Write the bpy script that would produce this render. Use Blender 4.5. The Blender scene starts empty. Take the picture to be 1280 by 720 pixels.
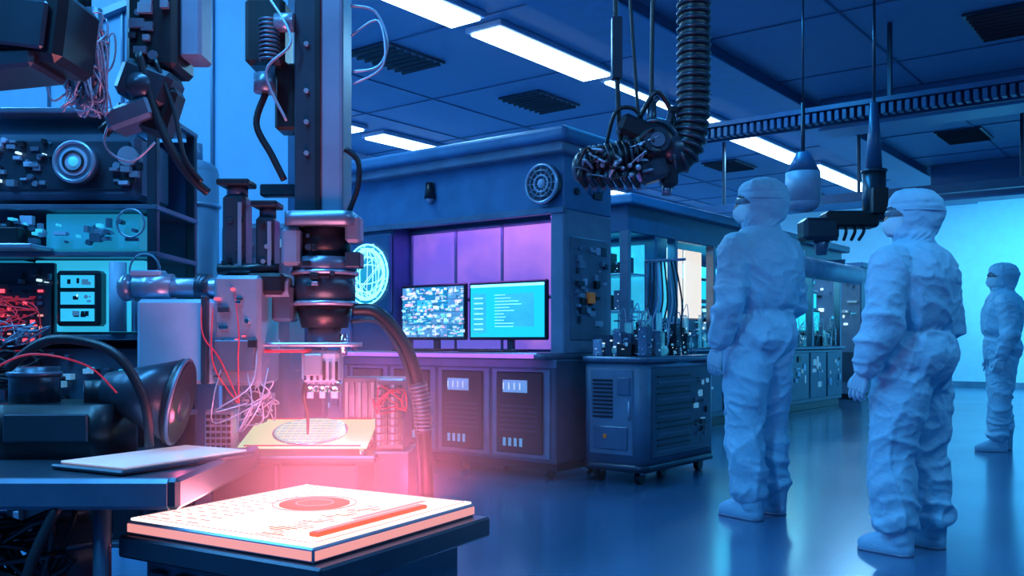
import bpy, bmesh, math, random
from mathutils import Vector, Matrix, noise, Euler
random.seed(7)
A = math.radians(37.6)      # heading of the camera station relative to the room axes
CA, SA = math.cos(A), math.sin(A)
def R(X, D, Z=0.0):          # station metres (right, forward, up) -> room metres
    return Vector((CA*X - SA*D, SA*X + CA*D, Z))
V = Vector
scene = bpy.context.scene
COL = scene.collection

# ------------------------------------------------------------------ materials
MATS = {}
def mk(name, col, rough=0.45, metal=0.0, emis=None, es=0.0, var=0.15, bump=0.0, bscale=40.0, trans=0.0, alpha=1.0, nscale=6.0):
    m = bpy.data.materials.new(name); m.use_nodes = True
    nt = m.node_tree; p = nt.nodes['Principled BSDF']
    tc = nt.nodes.new('ShaderNodeTexCoord')
    nz = nt.nodes.new('ShaderNodeTexNoise'); nz.inputs['Scale'].default_value = nscale; nz.inputs['Detail'].default_value = 5
    nt.links.new(tc.outputs['Object'], nz.inputs['Vector'])
    cr = nt.nodes.new('ShaderNodeValToRGB')
    a = [max(0, c*(1-var)) for c in col]; b = [min(1, c*(1+var)) for c in col]
    cr.color_ramp.elements[0].color = (*a, 1); cr.color_ramp.elements[1].color = (*b, 1)
    cr.color_ramp.elements[0].position = 0.3; cr.color_ramp.elements[1].position = 0.7
    nt.links.new(nz.outputs['Fac'], cr.inputs['Fac'])
    nt.links.new(cr.outputs['Color'], p.inputs['Base Color'])
    mr = nt.nodes.new('ShaderNodeMapRange'); mr.inputs['To Min'].default_value = max(0.02, rough*0.8); mr.inputs['To Max'].default_value = min(1, rough*1.2)
    nt.links.new(nz.outputs['Fac'], mr.inputs['Value']); nt.links.new(mr.outputs['Result'], p.inputs['Roughness'])
    p.inputs['Metallic'].default_value = metal
    if emis:
        p.inputs['Emission Color'].default_value = (*emis, 1); p.inputs['Emission Strength'].default_value = es
    if trans: p.inputs['Transmission Weight'].default_value = trans
    if alpha < 1: p.inputs['Alpha'].default_value = alpha
    if bump:
        n2 = nt.nodes.new('ShaderNodeTexNoise'); n2.inputs['Scale'].default_value = bscale; n2.inputs['Detail'].default_value = 4
        nt.links.new(tc.outputs['Object'], n2.inputs['Vector'])
        bp = nt.nodes.new('ShaderNodeBump'); bp.inputs['Strength'].default_value = bump; bp.inputs['Distance'].default_value = 0.01
        nt.links.new(n2.outputs['Fac'], bp.inputs['Height']); nt.links.new(bp.outputs['Normal'], p.inputs['Normal'])
    MATS[name] = m
    return m
mk('black', (0.010,0.014,0.022), 0.35)
mk('rubber', (0.010,0.014,0.022), 0.42)
mk('dark_steel', (0.042,0.068,0.10), 0.32, 0.5)
mk('mid_steel', (0.13,0.20,0.29), 0.33, 0.5)
mk('steel', (0.34,0.45,0.58), 0.3, 0.6)
mk('light_panel', (0.34,0.49,0.66), 0.42)
mk('chrome', (0.7,0.78,0.88), 0.15, 1.0)
mk('grey_paint', (0.14,0.23,0.34), 0.38)
mk('navy_paint', (0.03,0.09,0.20), 0.35)
mk('blue_paint', (0.05,0.18,0.37), 0.38)
mk('cabinet', (0.06,0.11,0.17), 0.30, 0.3)
mk('white_wire', (0.34,0.46,0.60), 0.35, 0.4)
mk('red_wire', (0.35,0.02,0.05), 0.4, emis=(1.0,0.05,0.10), es=0.22)  # faint emission puts a red lit look into wires, boards and plate
mk('orange', (0.55,0.2,0.04), 0.5, emis=(1,0.35,0.05), es=0.05)
mk('wall_paint', (0.27,0.52,0.76), 0.55, var=0.05)
mk('wall_far', (0.40,0.68,0.82), 0.6, var=0.05, emis=(0.08,0.40,0.68), es=0.28)  # wall is no lamp: emission stands in for light falling on it
mk('ceiling_paint', (0.13,0.27,0.44), 0.6, var=0.06)
mk('beam_paint', (0.06,0.14,0.27), 0.5, var=0.06)
mk('lamp', (0.8,0.9,1), 0.4, emis=(0.62,0.88,1.0), es=6.0)
mk('cyan_glow', (0.1,0.4,0.5), 0.4, emis=(0.03,0.50,0.80), es=0.85, var=0.4)
mk('cyan_bright', (0.2,0.6,0.7), 0.4, emis=(0.25,0.88,1.0), es=1.9)
mk('cyan_soft', (0.03,0.2,0.35), 0.4, emis=(0.01,0.25,0.45), es=0.75)
mk('screen_cyan', (0.01,0.1,0.2), 0.2, emis=(0.01,0.60,0.88), es=1.15)
mk('screen_dark', (0.01,0.03,0.08), 0.15, emis=(0.05,0.20,0.42), es=0.8)
mk('warm_glow', (0.8,0.7,0.5), 0.4, emis=(1.0,0.88,0.74), es=0.85)
mk('purple_glow', (0.3,0.1,0.5), 0.4, emis=(0.55,0.16,0.85), es=1.0)
mk('pink_glow', (0.6,0.2,0.4), 0.4, emis=(1.0,0.18,0.45), es=2.2)
mk('red_led', (0.8,0.05,0.05), 0.4, emis=(1.0,0.06,0.10), es=2.2)
mk('red_print', (0.3,0.02,0.01), 0.6, emis=(1.0,0.13,0.05), es=0.95)
mk('pink_print', (0.3,0.08,0.08), 0.6, emis=(1.0,0.38,0.36), es=0.9)
mk('white_led', (0.9,0.95,1), 0.4, emis=(0.6,0.85,1.0), es=1.1)
mk('label_glow', (0.3,0.5,0.6), 0.4, emis=(0.12,0.42,0.70), es=0.4)
mk('chip_a', (0.5,0.5,0.6), 0.4, emis=(0.55,0.72,0.92), es=1.0)
mk('chip_b', (0.3,0.5,0.5), 0.4, emis=(0.15,0.65,0.65), es=0.9)
mk('chip_c', (0.6,0.4,0.5), 0.4, emis=(0.80,0.50,0.60), es=0.8)
mk('pale_glass', (0.5,0.85,0.95), 0.12, alpha=0.4, emis=(0.05,0.5,0.7), es=0.25)  # slight cyan glow put into the glass as emission
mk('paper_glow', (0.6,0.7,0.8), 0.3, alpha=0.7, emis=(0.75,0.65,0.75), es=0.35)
mk('suit', (0.27,0.58,0.76), 0.62, var=0.05, bump=0.45, bscale=45)
mk('suit_trim', (0.24,0.53,0.71), 0.58, var=0.05, bump=0.3, bscale=50)
mk('glove', (0.33,0.62,0.77), 0.4, var=0.04)
mk('mask', (0.42,0.70,0.82), 0.7, var=0.04, bump=0.2)
mk('skin', (0.50,0.28,0.20), 0.5, var=0.06)
mk('eye_white', (0.8,0.8,0.8), 0.2)
mk('iris', (0.05,0.03,0.02), 0.2)
mk('goggle', (0.15,0.3,0.4), 0.1, alpha=0.55)
mk('green_film', (0.25,0.5,0.35), 0.2, emis=(0.55,0.85,0.45), es=0.65, alpha=0.9)
mk('wafer_blue', (0.05,0.2,0.25), 0.15, metal=0.6, emis=(0.08,0.60,0.55), es=0.9, var=0.4)  # emission puts the blue lit look into the wafer colour

def special_floor():
    m = bpy.data.materials.new('floor_epoxy'); m.use_nodes = True; nt = m.node_tree; p = nt.nodes['Principled BSDF']
    tc = nt.nodes.new('ShaderNodeTexCoord')
    br = nt.nodes.new('ShaderNodeTexBrick'); br.offset = 0; br.inputs['Scale'].default_value = 1.0
    br.inputs['Brick Width'].default_value = 2.4; br.inputs['Row Height'].default_value = 2.4; br.inputs['Mortar Size'].default_value = 0.004
    br.inputs['Color1'].default_value = (0.05,0.14,0.25,1); br.inputs['Color2'].default_value = (0.055,0.15,0.27,1); br.inputs['Mortar'].default_value = (0.04,0.11,0.21,1)
    nt.links.new(tc.outputs['Object'], br.inputs['Vector']); nt.links.new(br.outputs['Color'], p.inputs['Base Color'])
    nz = nt.nodes.new('ShaderNodeTexNoise'); nz.inputs['Scale'].default_value = 1.2; nz.inputs['Detail'].default_value = 3
    nt.links.new(tc.outputs['Object'], nz.inputs['Vector'])
    mr = nt.nodes.new('ShaderNodeMapRange'); mr.inputs['To Min'].default_value = 0.16; mr.inputs['To Max'].default_value = 0.28
    nt.links.new(nz.outputs['Fac'], mr.inputs['Value']); nt.links.new(mr.outputs['Result'], p.inputs['Roughness'])
    p.inputs['Coat Weight'].default_value = 0.35; p.inputs['Coat Roughness'].default_value = 0.15
    MATS['floor_epoxy'] = m
special_floor()
def special_grad(name, c1, c2, c3, es, vec=(0.0,0,1.0), lo=-0.5, hi=0.5, nstr=0.3, base=(0.25,0.25,0.3)):
    m = bpy.data.materials.new(name); m.use_nodes = True; nt = m.node_tree; p = nt.nodes['Principled BSDF']
    tc = nt.nodes.new('ShaderNodeTexCoord')
    dp = nt.nodes.new('ShaderNodeVectorMath'); dp.operation = 'DOT_PRODUCT'; dp.inputs[1].default_value = vec
    nt.links.new(tc.outputs['Object'], dp.inputs[0])
    nz = nt.nodes.new('ShaderNodeTexNoise'); nz.inputs['Scale'].default_value = 3.0; nt.links.new(tc.outputs['Object'], nz.inputs['Vector'])
    ma = nt.nodes.new('ShaderNodeMath'); ma.operation = 'MULTIPLY_ADD'; ma.inputs[1].default_value = nstr
    nt.links.new(nz.outputs['Fac'], ma.inputs[0]); nt.links.new(dp.outputs['Value'], ma.inputs[2])
    mr = nt.nodes.new('ShaderNodeMapRange'); mr.inputs['From Min'].default_value = lo; mr.inputs['From Max'].default_value = hi
    nt.links.new(ma.outputs['Value'], mr.inputs['Value'])
    cr = nt.nodes.new('ShaderNodeValToRGB'); cr.color_ramp.elements.new(0.5)
    for e, c in zip(cr.color_ramp.elements, (c1, c2, c3)): e.color = (*c, 1)
    nt.links.new(mr.outputs['Result'], cr.inputs['Fac'])
    nt.links.new(cr.outputs['Color'], p.inputs['Emission Color']); p.inputs['Emission Strength'].default_value = es
    p.inputs['Base Color'].default_value = (*base,1); p.inputs['Roughness'].default_value = 0.3
    MATS[name] = m
special_grad('table_light', (1.0,0.90,0.88), (1.0,0.84,0.76), (1.0,0.45,0.28), 1.5, vec=(1.0,-0.15,0), lo=0.05, hi=0.60, nstr=0.25, base=(0.1,0.08,0.08))
special_grad('alcove_glow', (0.05,0.12,0.66), (0.20,0.12,0.74), (0.62,0.25,0.80), 0.9, vec=(0.35,0,0.5), lo=0.1, hi=1.3, nstr=1.0, base=(0.04,0.03,0.10))
special_grad('globe_back', (0.0,0.12,0.32), (0.0,0.28,0.52), (0.05,0.48,0.72), 1.0, vec=(0.5,0,0.8), lo=-0.2, hi=1.2, nstr=0.8, base=(0.02,0.08,0.12))

# ------------------------------------------------------------------ mesh builder
def catmull(P, n, closed=False):
    out = []; N = len(P); rng = N if closed else N-1
    for i in range(rng):
        if closed: p0,p1,p2,p3 = P[(i-1)%N],P[i],P[(i+1)%N],P[(i+2)%N]
        else: p0,p1,p2,p3 = P[max(i-1,0)],P[i],P[i+1],P[min(i+2,N-1)]
        for k in range(n):
            t = k/n
            out.append(0.5*((2*p1)+(p2-p0)*t+(2*p0-5*p1+4*p2-p3)*t*t+(3*p1-p0-3*p2+p3)*t**3))
    if not closed: out.append(P[-1].copy())
    return out
class B:
    def __init__(s): s.bm = bmesh.new(); s.m = []
    def mi(s, m):
        if m not in s.m: s.m.append(m)
        return s.m.index(m)
    def merge(s, t):
        me = bpy.data.meshes.new('t'); t.to_mesh(me); t.free(); s.bm.from_mesh(me); bpy.data.meshes.remove(me)
    def box(s, c, size, mat, rot=(0,0,0), bev=0.004, seg=1):
        t = bmesh.new(); bmesh.ops.create_cube(t, size=1.0)
        bmesh.ops.transform(t, matrix=Matrix.Diagonal((*size,1)), verts=t.verts)
        bv = min(bev, min(size)*0.35)
        if bv > 0.0008: bmesh.ops.bevel(t, geom=list(t.edges), offset=bv, segments=seg, affect='EDGES', profile=0.5)
        i = s.mi(mat)
        for f in t.faces: f.material_index = i
        t.transform(Matrix.Translation(V(c)) @ Euler(rot).to_matrix().to_4x4()); s.merge(t)
    def b2(s, x0,x1,y0,y1,z0,z1, mat, bev=0.004, seg=1):
        s.box(((x0+x1)/2,(y0+y1)/2,(z0+z1)/2),(abs(x1-x0),abs(y1-y0),abs(z1-z0)),mat,bev=bev,seg=seg)
    def vbox(s, c, size, mat, r=0.05, seg=5, rotz=0):
        t = bmesh.new(); bmesh.ops.create_cube(t, size=1.0)
        bmesh.ops.transform(t, matrix=Matrix.Diagonal((*size,1)), verts=t.verts)
        ed = [e for e in t.edges if abs(e.verts[0].co.z-e.verts[1].co.z) > 1e-4]
        bmesh.ops.bevel(t, geom=ed, offset=r, segments=seg, affect='EDGES', profile=0.5)
        i = s.mi(mat)
        for f in t.faces: f.material_index = i; f.smooth = abs(f.normal.z) < 0.5
        t.transform(Matrix.Translation(V(c)) @ Matrix.Rotation(rotz,4,'Z')); s.merge(t)
    def cyl(s, p1, p2, r, mat, r2=None, seg=20):
        p1, p2 = V(p1), V(p2); d = p2-p1
        t = bmesh.new(); bmesh.ops.create_cone(t, cap_ends=True, segments=seg, radius1=r, radius2=r if r2 is None else r2, depth=d.length)
        i = s.mi(mat)
        for f in t.faces: f.material_index = i; f.smooth = len(f.verts) == 4
        q = V((0,0,1)).rotation_difference(d.normalized()) if d.length > 1e-6 else Matrix.Identity(3).to_quaternion()
        t.transform(Matrix.Translation((p1+p2)/2) @ q.to_matrix().to_4x4()); s.merge(t)
    def sph(s, c, r, mat, seg=16, rot=(0,0,0)):
        if not hasattr(r, '__len__'): r = (r,r,r)
        t = bmesh.new(); bmesh.ops.create_uvsphere(t, u_segments=seg, v_segments=max(6,seg//2), radius=1)
        i = s.mi(mat)
        for f in t.faces: f.material_index = i; f.smooth = True
        t.transform(Matrix.Translation(V(c)) @ Euler(rot).to_matrix().to_4x4() @ Matrix.Diagonal((*r,1))); s.merge(t)
    def tube(s, pts, r, mat, seg=6, n=6, closed=False, rf=None):
        P = catmull([V(p) for p in pts], n, closed); N = len(P)
        t = bmesh.new(); i = s.mi(mat); prev = None; rings = []
        for k in range(N):
            if closed: T = (P[(k+1)%N]-P[k-1])
            else: T = P[min(k+1,N-1)]-P[max(k-1,0)]
            if T.length < 1e-9: T = V((0,0,1))
            T.normalize()
            if prev is None: U = T.orthogonal().normalized()
            else:
                U = prev-T*prev.dot(T)
                U = U.normalized() if U.length > 1e-6 else T.orthogonal().normalized()
            prev = U; W = T.cross(U); rr = r if rf is None else r*rf(k, N)
            rings.append([t.verts.new(P[k]+(U*math.cos(a)+W*math.sin(a))*rr) for a in [2*math.pi*j/seg for j in range(seg)]])
        for k in range(N if closed else N-1):
            a, b = rings[k], rings[(k+1)%N]
            for j in range(seg):
                f = t.faces.new((a[j],a[(j+1)%seg],b[(j+1)%seg],b[j])); f.smooth = True; f.material_index = i
        if not closed:
            for rg in (rings[0][::-1], rings[-1]):
                f = t.faces.new(rg); f.material_index = i
        s.merge(t)
    def tor(s, c, Rr, r, mat, axis=(0,0,1), n=24, seg=6):
        ax = V(axis).normalized(); U = ax.orthogonal().normalized(); W = ax.cross(U); c = V(c)
        s.tube([c+(U*math.cos(a)+W*math.sin(a))*Rr for a in [2*math.pi*k/n for k in range(n)]], r, mat, seg=seg, n=1, closed=True)
    def hose(s, pts, Rr, mat, mat2, pitch):
        s.tube(pts, Rr*0.80, mat2, seg=16, n=12)
        P = catmull([V(p) for p in pts], 60); acc = 0
        for k in range(1,len(P)):
            dl=(P[k]-P[k-1]).length; acc += dl
            if acc >= pitch:
                acc = 0; s.tor(P[k], Rr*0.84, pitch*0.30, mat, axis=(P[k]-P[k-1]), n=20, seg=6)
    def tangle(s, c, size, n, r, mat, loops=5):
        c = V(c)
        for _ in range(n):
            pts = [c+V([random.uniform(-0.5,0.5)*q for q in size]) for _ in range(loops)]
            s.tube(pts, r, mat, seg=5, n=6, closed=True)
    def greeble(s, x0,x1,z0,z1, y, n, mats, depth=0.02, mn=0.012, mx=0.05, axis='y', sgn=-1):
        for _ in range(n):
            m = random.choice(mats)
            kk = 0.45 if m in ('white_led','cyan_bright','cyan_glow','red_led') else 1
            w = random.uniform(mn,mx)*kk; h = random.uniform(mn,mx)*0.7*kk; d = random.uniform(0.3,1)*depth
            x = random.uniform(x0+w/2,x1-w/2) if x1-x0 > w else (x0+x1)/2
            z = random.uniform(z0+h/2,z1-h/2) if z1-z0 > h else (z0+z1)/2
            if axis == 'y':
                if random.random() < 0.25: s.cyl((x,y,z),(x,y+sgn*d,z),w*0.35,m,seg=10)
                else: s.box((x,y+sgn*d/2,z),(w,d,h),m,bev=0.001)
            else:
                if random.random() < 0.25: s.cyl((y,x,z),(y+sgn*d,x,z),w*0.35,m,seg=10)
                else: s.box((y+sgn*d/2,x,z),(d,w,h),m,bev=0.001)
    def done(s, name, cam=False, parent=None, recentre=True):
        me = bpy.data.meshes.new(name)
        if cam: s.bm.transform(Matrix.Rotation(A,4,'Z'))
        c = V((0,0,0))
        if recentre and len(s.bm.verts):
            xs = [v.co for v in s.bm.verts]
            lo = V([min(p[i] for p in xs) for i in range(3)]); hi = V([max(p[i] for p in xs) for i in range(3)])
            c = V(((lo.x+hi.x)/2,(lo.y+hi.y)/2,lo.z)); s.bm.transform(Matrix.Translation(-c))
        s.bm.to_mesh(me); s.bm.free()
        for m in s.m: me.materials.append(MATS[m])
        o = bpy.data.objects.new(name, me); o.location = c; COL.objects.link(o)
        if parent: o.parent = parent
        return o
def empty(name, loc=(0,0,0), rz=0, sc=(1,1,1)):
    e = bpy.data.objects.new(name, None); e.location = loc; e.rotation_euler = (0,0,rz); e.scale = sc; COL.objects.link(e); return e

# ------------------------------------------------------------------ room shell
def simple(name, x0,x1,y0,y1,z0,z1, mat):
    b = B(); b.b2(x0,x1,y0,y1,z0,z1,mat,bev=0); return b.done(name)
H = 4.0
simple('floor',-11,5,-3,21.5,-0.1,0,'floor_epoxy')
simple('ceiling',-11,5,-3,21.5,H,H+0.1,'ceiling_paint')
simple('wall_left',-11.1,-11,-3,21.5,0,H,'wall_paint')
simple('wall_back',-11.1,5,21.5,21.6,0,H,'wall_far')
simple('baseboard_back',-10.9,5,21.44,21.49,0,0.12,'grey_paint')
PE = -3.60
b = B()
b.b2(-11,PE,2.95,3.07,0,H,'wall_paint',bev=0)
for i in range(9): b.b2(-10.6+i*0.9,-10.58+i*0.9,2.935,2.952,0,H,'mid_steel',bev=0)
b.b2(-11,PE,2.90,2.95,2.95,3.0,'mid_steel'); b.b2(PE-0.04,PE+0.02,2.92,3.09,0,H,'navy_paint')
b.b2(-11,PE,2.93,2.95,0,0.12,'grey_paint')
b.done('wall_partition')
b = B()
for i in range(12): b.b2(-11,5,-1+i*1.9,-0.98+i*1.9,H-0.012,H-0.001,'beam_paint',bev=0)
for x in (-9.0,-7.8,-2.8,-0.9,0.9): b.b2(x,x+0.02,-3,21.4,H-0.012,H-0.001,'beam_paint',bev=0)
b.done('trim_1')
b = B()
b.b2(-4.7,-4.1,3.2,21.3,3.88,H-0.002,'beam_paint',bev=0.01)
b.b2(-4.72,-4.08,3.2,21.3,3.86,3.885,'blue_paint',bev=0.005)
b.done('ceiling_beam')
b = B(); b.b2(-4.0,5,11.5,11.9,3.62,H-0.002,'beam_paint',bev=0.01); b.b2(-4.0,5,11.45,11.95,3.60,3.63,'blue_paint'); b.done('ceiling_beam')
b = B(); b.b2(-4.0,5,17.0,17.4,3.4,H-0.002,'beam_paint',bev=0.01); b.b2(-4.0,5,16.95,17.45,3.37,3.41,'blue_paint'); b.done('ceiling_beam')

def strip(x, y0, y1, w=0.24, mat='lamp'):
    b = B(); b.b2(x-w/2-0.04,x+w/2+0.04,y0,y1,H-0.06,H-0.002,'light_panel',bev=0.01)
    b.b2(x-w/2,x+w/2,y0+0.04,y1-0.04,H-0.085,H-0.055,mat,bev=0.01)
    b.done('ceiling_light')
KL = 0.80
def area(name, loc, sx, sy, e, col, rot=(0,0,0)):
    l = bpy.data.lights.new(name,'AREA'); l.shape='RECTANGLE'; l.size=sx; l.size_y=sy; l.energy=e; l.color=col
    o = bpy.data.objects.new(name,l); o.location=loc; o.rotation_euler=rot; COL.objects.link(o); return o
LB = (0.035,0.43,1.0); LW=(0.12,0.56,1.0)
for y0,y1 in ((2.6,6.55),(6.75,8.8),(11.2,15.0),(15.4,19.5)):
    strip(-5.55,y0,y1,0.36); area('strip_and_fill_lamp',(-5.55,(y0+y1)/2,H-0.1),0.36,y1-y0,28*(y1-y0)*KL,LW)
strip(-5.55,8.95,11.05,0.09)
for y0,y1 in ((4.0,9.0),(9.3,14.3),(14.6,19.6)):
    strip(-9.7,y0,y1,0.4); area('strip_and_fill_lamp',(-9.7,(y0+y1)/2,H-0.1),0.4,y1-y0,190*KL,LB)
for x,y0,y1,e in ((-2.2,-1.5,2.2,270),(0.9,2.0,6.0,80),(-4.9,-1.8,1.6,160),(-7.6,-1.5,1.8,190)):  # out-of-view strips added to light the workers and the partition
    strip(x,y0,y1,0.3); area('strip_and_fill_lamp',(x,(y0+y1)/2,H-0.1),0.3,y1-y0,e*KL,LB)
area('strip_and_fill_lamp',(-1.5,19.0,H-0.7),5,0.3,360*KL,(0.08,0.60,1),rot=(math.radians(35),0,0))  # added fill aimed at the back wall, no fixture modelled
area('strip_and_fill_lamp',(1.5,12,H-0.1),0.3,5,200*KL,LB)  # added fill light, there is no strip at this spot
area('strip_and_fill_lamp',(-3.4,7.4,H-0.1),0.3,2.4,80*KL,LB)  # another added fill without a ceiling fixture

def vent(x,y,w=0.62,d=0.9):
    b = B(); b.b2(x-w/2,x+w/2,y-d/2,y+d/2,H-0.03,H-0.002,'dark_steel')
    for i in range(8):
        yy = y-d/2+0.06+i*(d-0.12)/7; b.box((x,yy,H-0.04),(w-0.06,0.02,0.03),'black',rot=(0.5,0,0),bev=0)
    b.done('ceiling_vent')
for x,y in ((-6.95,7.0),(-6.8,9.4),(-6.7,14.8),(-1.6,9.7),(-3.0,14.7),(-6.8,18.5),(-1.2,5.0)): vent(x,y)

b = B()
b.b2(-4.9,4.6,9.0,9.2,3.24,3.29,'navy_paint'); b.b2(-4.9,4.6,9.17,9.2,3.12,3.27,'navy_paint')
n = 130
for i in range(n):
    x = -4.85+i*(9.4/n); b.box((x,9.06,3.18),(0.045,0.1,0.10),'navy_paint',bev=0.006)
for x in (-4.6,-2.5,-0.4,1.7,3.8): b.b2(x-0.02,x+0.02,9.08,9.12,3.25,H-0.002,'dark_steel')
b.done('cable_chain_track')
b = B()
b.b2(-6.5,4.5,13.0,13.12,2.92,3.04,'navy_paint')
for x in (-6,-4,-2,0,2,4): b.b2(x-0.02,x+0.02,13.04,13.08,3.04,H-0.002,'dark_steel')
b.done('overhead_rail')

# ------------------------------------------------------------------ main workstation enclosure
b = B()
X0,X1,Y0 = -5.95,-3.73,5.45
Y1 = 6.1
b.b2(X0-0.5,X1+0.12,Y0-0.16,Y1+0.3,2.40,2.50,'blue_paint',bev=0.03,seg=3)
b.b2(X0-0.5,X1+0.06,Y0-0.1,Y1+0.2,2.33,2.41,'grey_paint',bev=0.01)
b.b2(X0-0.4,X1,Y0,Y1,1.94,2.34,'blue_paint',bev=0.01)
b.b2(X0-0.4,X1+0.01,Y0-0.02,Y0+0.02,1.91,1.955,'mid_steel')
b.b2(X0-0.4,X0+0.0,Y0,Y1,0.9,1.94,'blue_paint',bev=0.01)
b.b2(X0,X0+0.50,Y0+0.02,Y1,0.9,1.94,'navy_paint',bev=0.01)
b.b2(X1-0.12,X1,Y0,Y1,0.9,1.94,'grey_paint',bev=0.01)
b.b2(X1-0.005,X1+0.012,Y0+0.08,Y1-0.08,1.0,1.75,'mid_steel'); 
b.greeble(Y0+0.1,Y1-0.1,1.05,1.7,X1+0.012,34,['black','dark_steel','steel','grey_paint','light_panel'],0.03,0.02,0.09,axis='x',sgn=1)
b.b2(X1+0.005,X1+0.04,Y0+0.28,Y0+0.36,1.27,1.35,'orange')
b.greeble(Y0+0.1,Y1-0.1,2.0,2.3,X1,8,['navy_paint','mid_steel','black'],0.02,0.03,0.12,axis='x',sgn=1)
yb = Y0+0.24
b.b2(X0+0.50,X1-0.12,yb,Y1,0.9,1.94,'navy_paint',bev=0)
pan = B()
xs = [X0+0.53,X0+1.02,X0+1.50,X1-0.15]
for i in range(3):
    pan.b2(xs[i],xs[i+1]-0.02,yb-0.02,yb-0.003,1.34,1.88,'alcove_glow')
pan.b2(xs[0],xs[3],yb-0.02,yb-0.003,0.93,1.31,'alcove_glow')
for i in range(4):
    b.b2(xs[i]-0.025,xs[i]+0.0,yb-0.03,yb,0.92,1.9,'mid_steel')
b.b2(xs[0]-0.03,xs[3]+0.0,yb-0.03,yb,1.31,1.335,'mid_steel'); b.b2(xs[0]-0.03,xs[3],yb-0.03,yb,1.88,1.91,'mid_steel')
b.vbox(((X0-0.4+X1-0.01)/2,Y0+0.1,0.885),(X1-X0+0.39,0.7,0.05),'mid_steel',r=0.06)
b.b2(X0-0.32,X1-0.08,Y0-0.262,Y0-0.252,0.87,0.90,'purple_glow')
b.b2(X0-0.4,X1,Y0-0.1,Y1,0.12,0.86,'cabinet',bev=0.01)
b.b2(X0-0.4,X1+0.005,Y0-0.11,Y0-0.09,0.80,0.86,'grey_paint')
b.b2(X0-0.36,X1-0.02,Y0-0.04,Y1-0.05,0.06,0.12,'black')
cx = [X0-0.36,X0+0.1,X0+0.58,X0+1.10,X0+1.64,X1-0.03]
for i in range(5):
    a0,a1 = cx[i]+0.015,cx[i+1]-0.015
    b.b2(a0,a1,Y0-0.115,Y0-0.1,0.15,0.79,'grey_paint',bev=0.006)
    if i in (1,2,3,4):
        b.b2(a0+0.05,a1-0.05,Y0-0.135,Y0-0.11,0.18,0.77,'black' if i!=1 else 'dark_steel',bev=0.01)
        if i==1: b.greeble(a0+0.07,a1-0.07,0.25,0.72,Y0-0.135,14,['mid_steel','label_glow','steel','black'],0.015,0.03,0.12)
        if i>=2:
            b.b2(a0+0.12,a1-0.18,Y0-0.139,Y0-0.135,0.62,0.71,'label_glow',bev=0)
            for k in range(4): b.b2(a0+0.12+k*0.05,a0+0.145+k*0.05,Y0-0.139,Y0-0.135,0.23,0.29,'label_glow',bev=0); b.b2(a0+0.12+k*0.05,a0+0.13+k*0.05,Y0-0.14,Y0-0.136,0.64,0.69,'chip_a',bev=0)
            for k in range(6): b.b2(a0+0.09,a1-0.09,Y0-0.138,Y0-0.134,0.34+k*0.035,0.352+k*0.035,'dark_steel',bev=0)
    else:
        b.cyl((a1-0.05,Y0-0.14,0.4),(a1-0.05,Y0-0.14,0.62),0.01,'steel',seg=10)
        b.greeble(a0+0.05,a1-0.1,0.3,0.7,Y0-0.115,8,['black','mid_steel','label_glow'],0.012,0.02,0.08)
for x in (X0-0.3,X0+0.5,X0+1.3,X1-0.12):
    for y in (Y0,Y1-0.1):
        b.cyl((x-0.02,y,0.045),(x+0.02,y,0.045),0.045,'rubber',seg=16); b.box((x,y,0.09),(0.07,0.07,0.04),'steel')
ws = empty('operator_workstation',(0,0,0))
b.done('enclosure',parent=ws)
pan.done('glowing_windows',parent=ws)
b = B(); c = V((X1-0.14,Y0-0.03,2.12)); b.cyl(c,c+V((0,-0.05,0)),0.14,'dark_steel',seg=32)
b.tor(c+V((0,-0.05,0)),0.135,0.014,'steel',axis=(0,1,0)); b.tor(c+V((0,-0.055,0)),0.095,0.008,'mid_steel',axis=(0,1,0)); b.tor(c+V((0,-0.055,0)),0.06,0.008,'light_panel',axis=(0,1,0))
b.sph(c+V((0,-0.05,0)),(0.035,0.02,0.035),'light_panel')
for k in range(12):
    a = k*math.pi/6; b.cyl(c+V((0.04*math.cos(a),-0.055,0.04*math.sin(a))),c+V((0.13*math.cos(a),-0.055,0.13*math.sin(a))),0.004,'steel',seg=6)
b.done('round_speaker',parent=ws)
b = B(); b.cyl((-5.0,Y0-0.03,2.25),(-5.0,Y0-0.03,2.12),0.03,'black',r2=0.045); b.sph((-5.0,Y0-0.03,2.12),0.035,'steel'); b.done('alarm_lamp',parent=ws)
b = B(); gc = V((X0+0.25,Y0-0.02,1.55)); g = 'cyan_bright'
b.box(gc+V((0,0.005,0)),(0.52,0.04,0.66),'navy_paint',bev=0.02)
b.cyl(gc+V((0,-0.012,0)),gc+V((0,-0.03,0)),0.25,'globe_back',seg=48)
for r_ in (0.25,0.215): b.tor(gc+V((0,-0.032,0)),r_,0.007,g,axis=(0,1,0),n=48)
for k in range(1,4):
    q = 0.21*math.sin(k*math.pi/8)
    b.tube([gc+V((q*math.cos(t),-0.034,0.21*math.sin(t))) for t in [2*math.pi*j/24 for j in range(24)]],0.0045,g,n=1,closed=True)
    b.tube([gc+V((0.21*math.cos(t),-0.034,q*math.sin(t))) for t in [2*math.pi*j/24 for j in range(24)]],0.0045,g,n=1,closed=True)
for k in range(30):
    p = [gc+V((0.2*math.cos(t),-0.035,0.2*math.sin(t))) for t in (random.uniform(0,6.28),random.uniform(0,6.28))]
    b.cyl(p[0],p[1],0.0025,random.choice(['white_led',g,g]),seg=5)
for k in range(40):
    t=random.uniform(0,6.28); r_=random.uniform(.21,.26); b.box(gc+V((r_*math.cos(t),-0.034,r_*math.sin(t))),(.02,.004,.008),g,bev=0)
b.done('globe_display',parent=ws)
area('alcove_lamp',(-4.6,Y0+0.03,1.90),1.4,0.08,8,(0.45,0.12,1.0))
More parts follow.
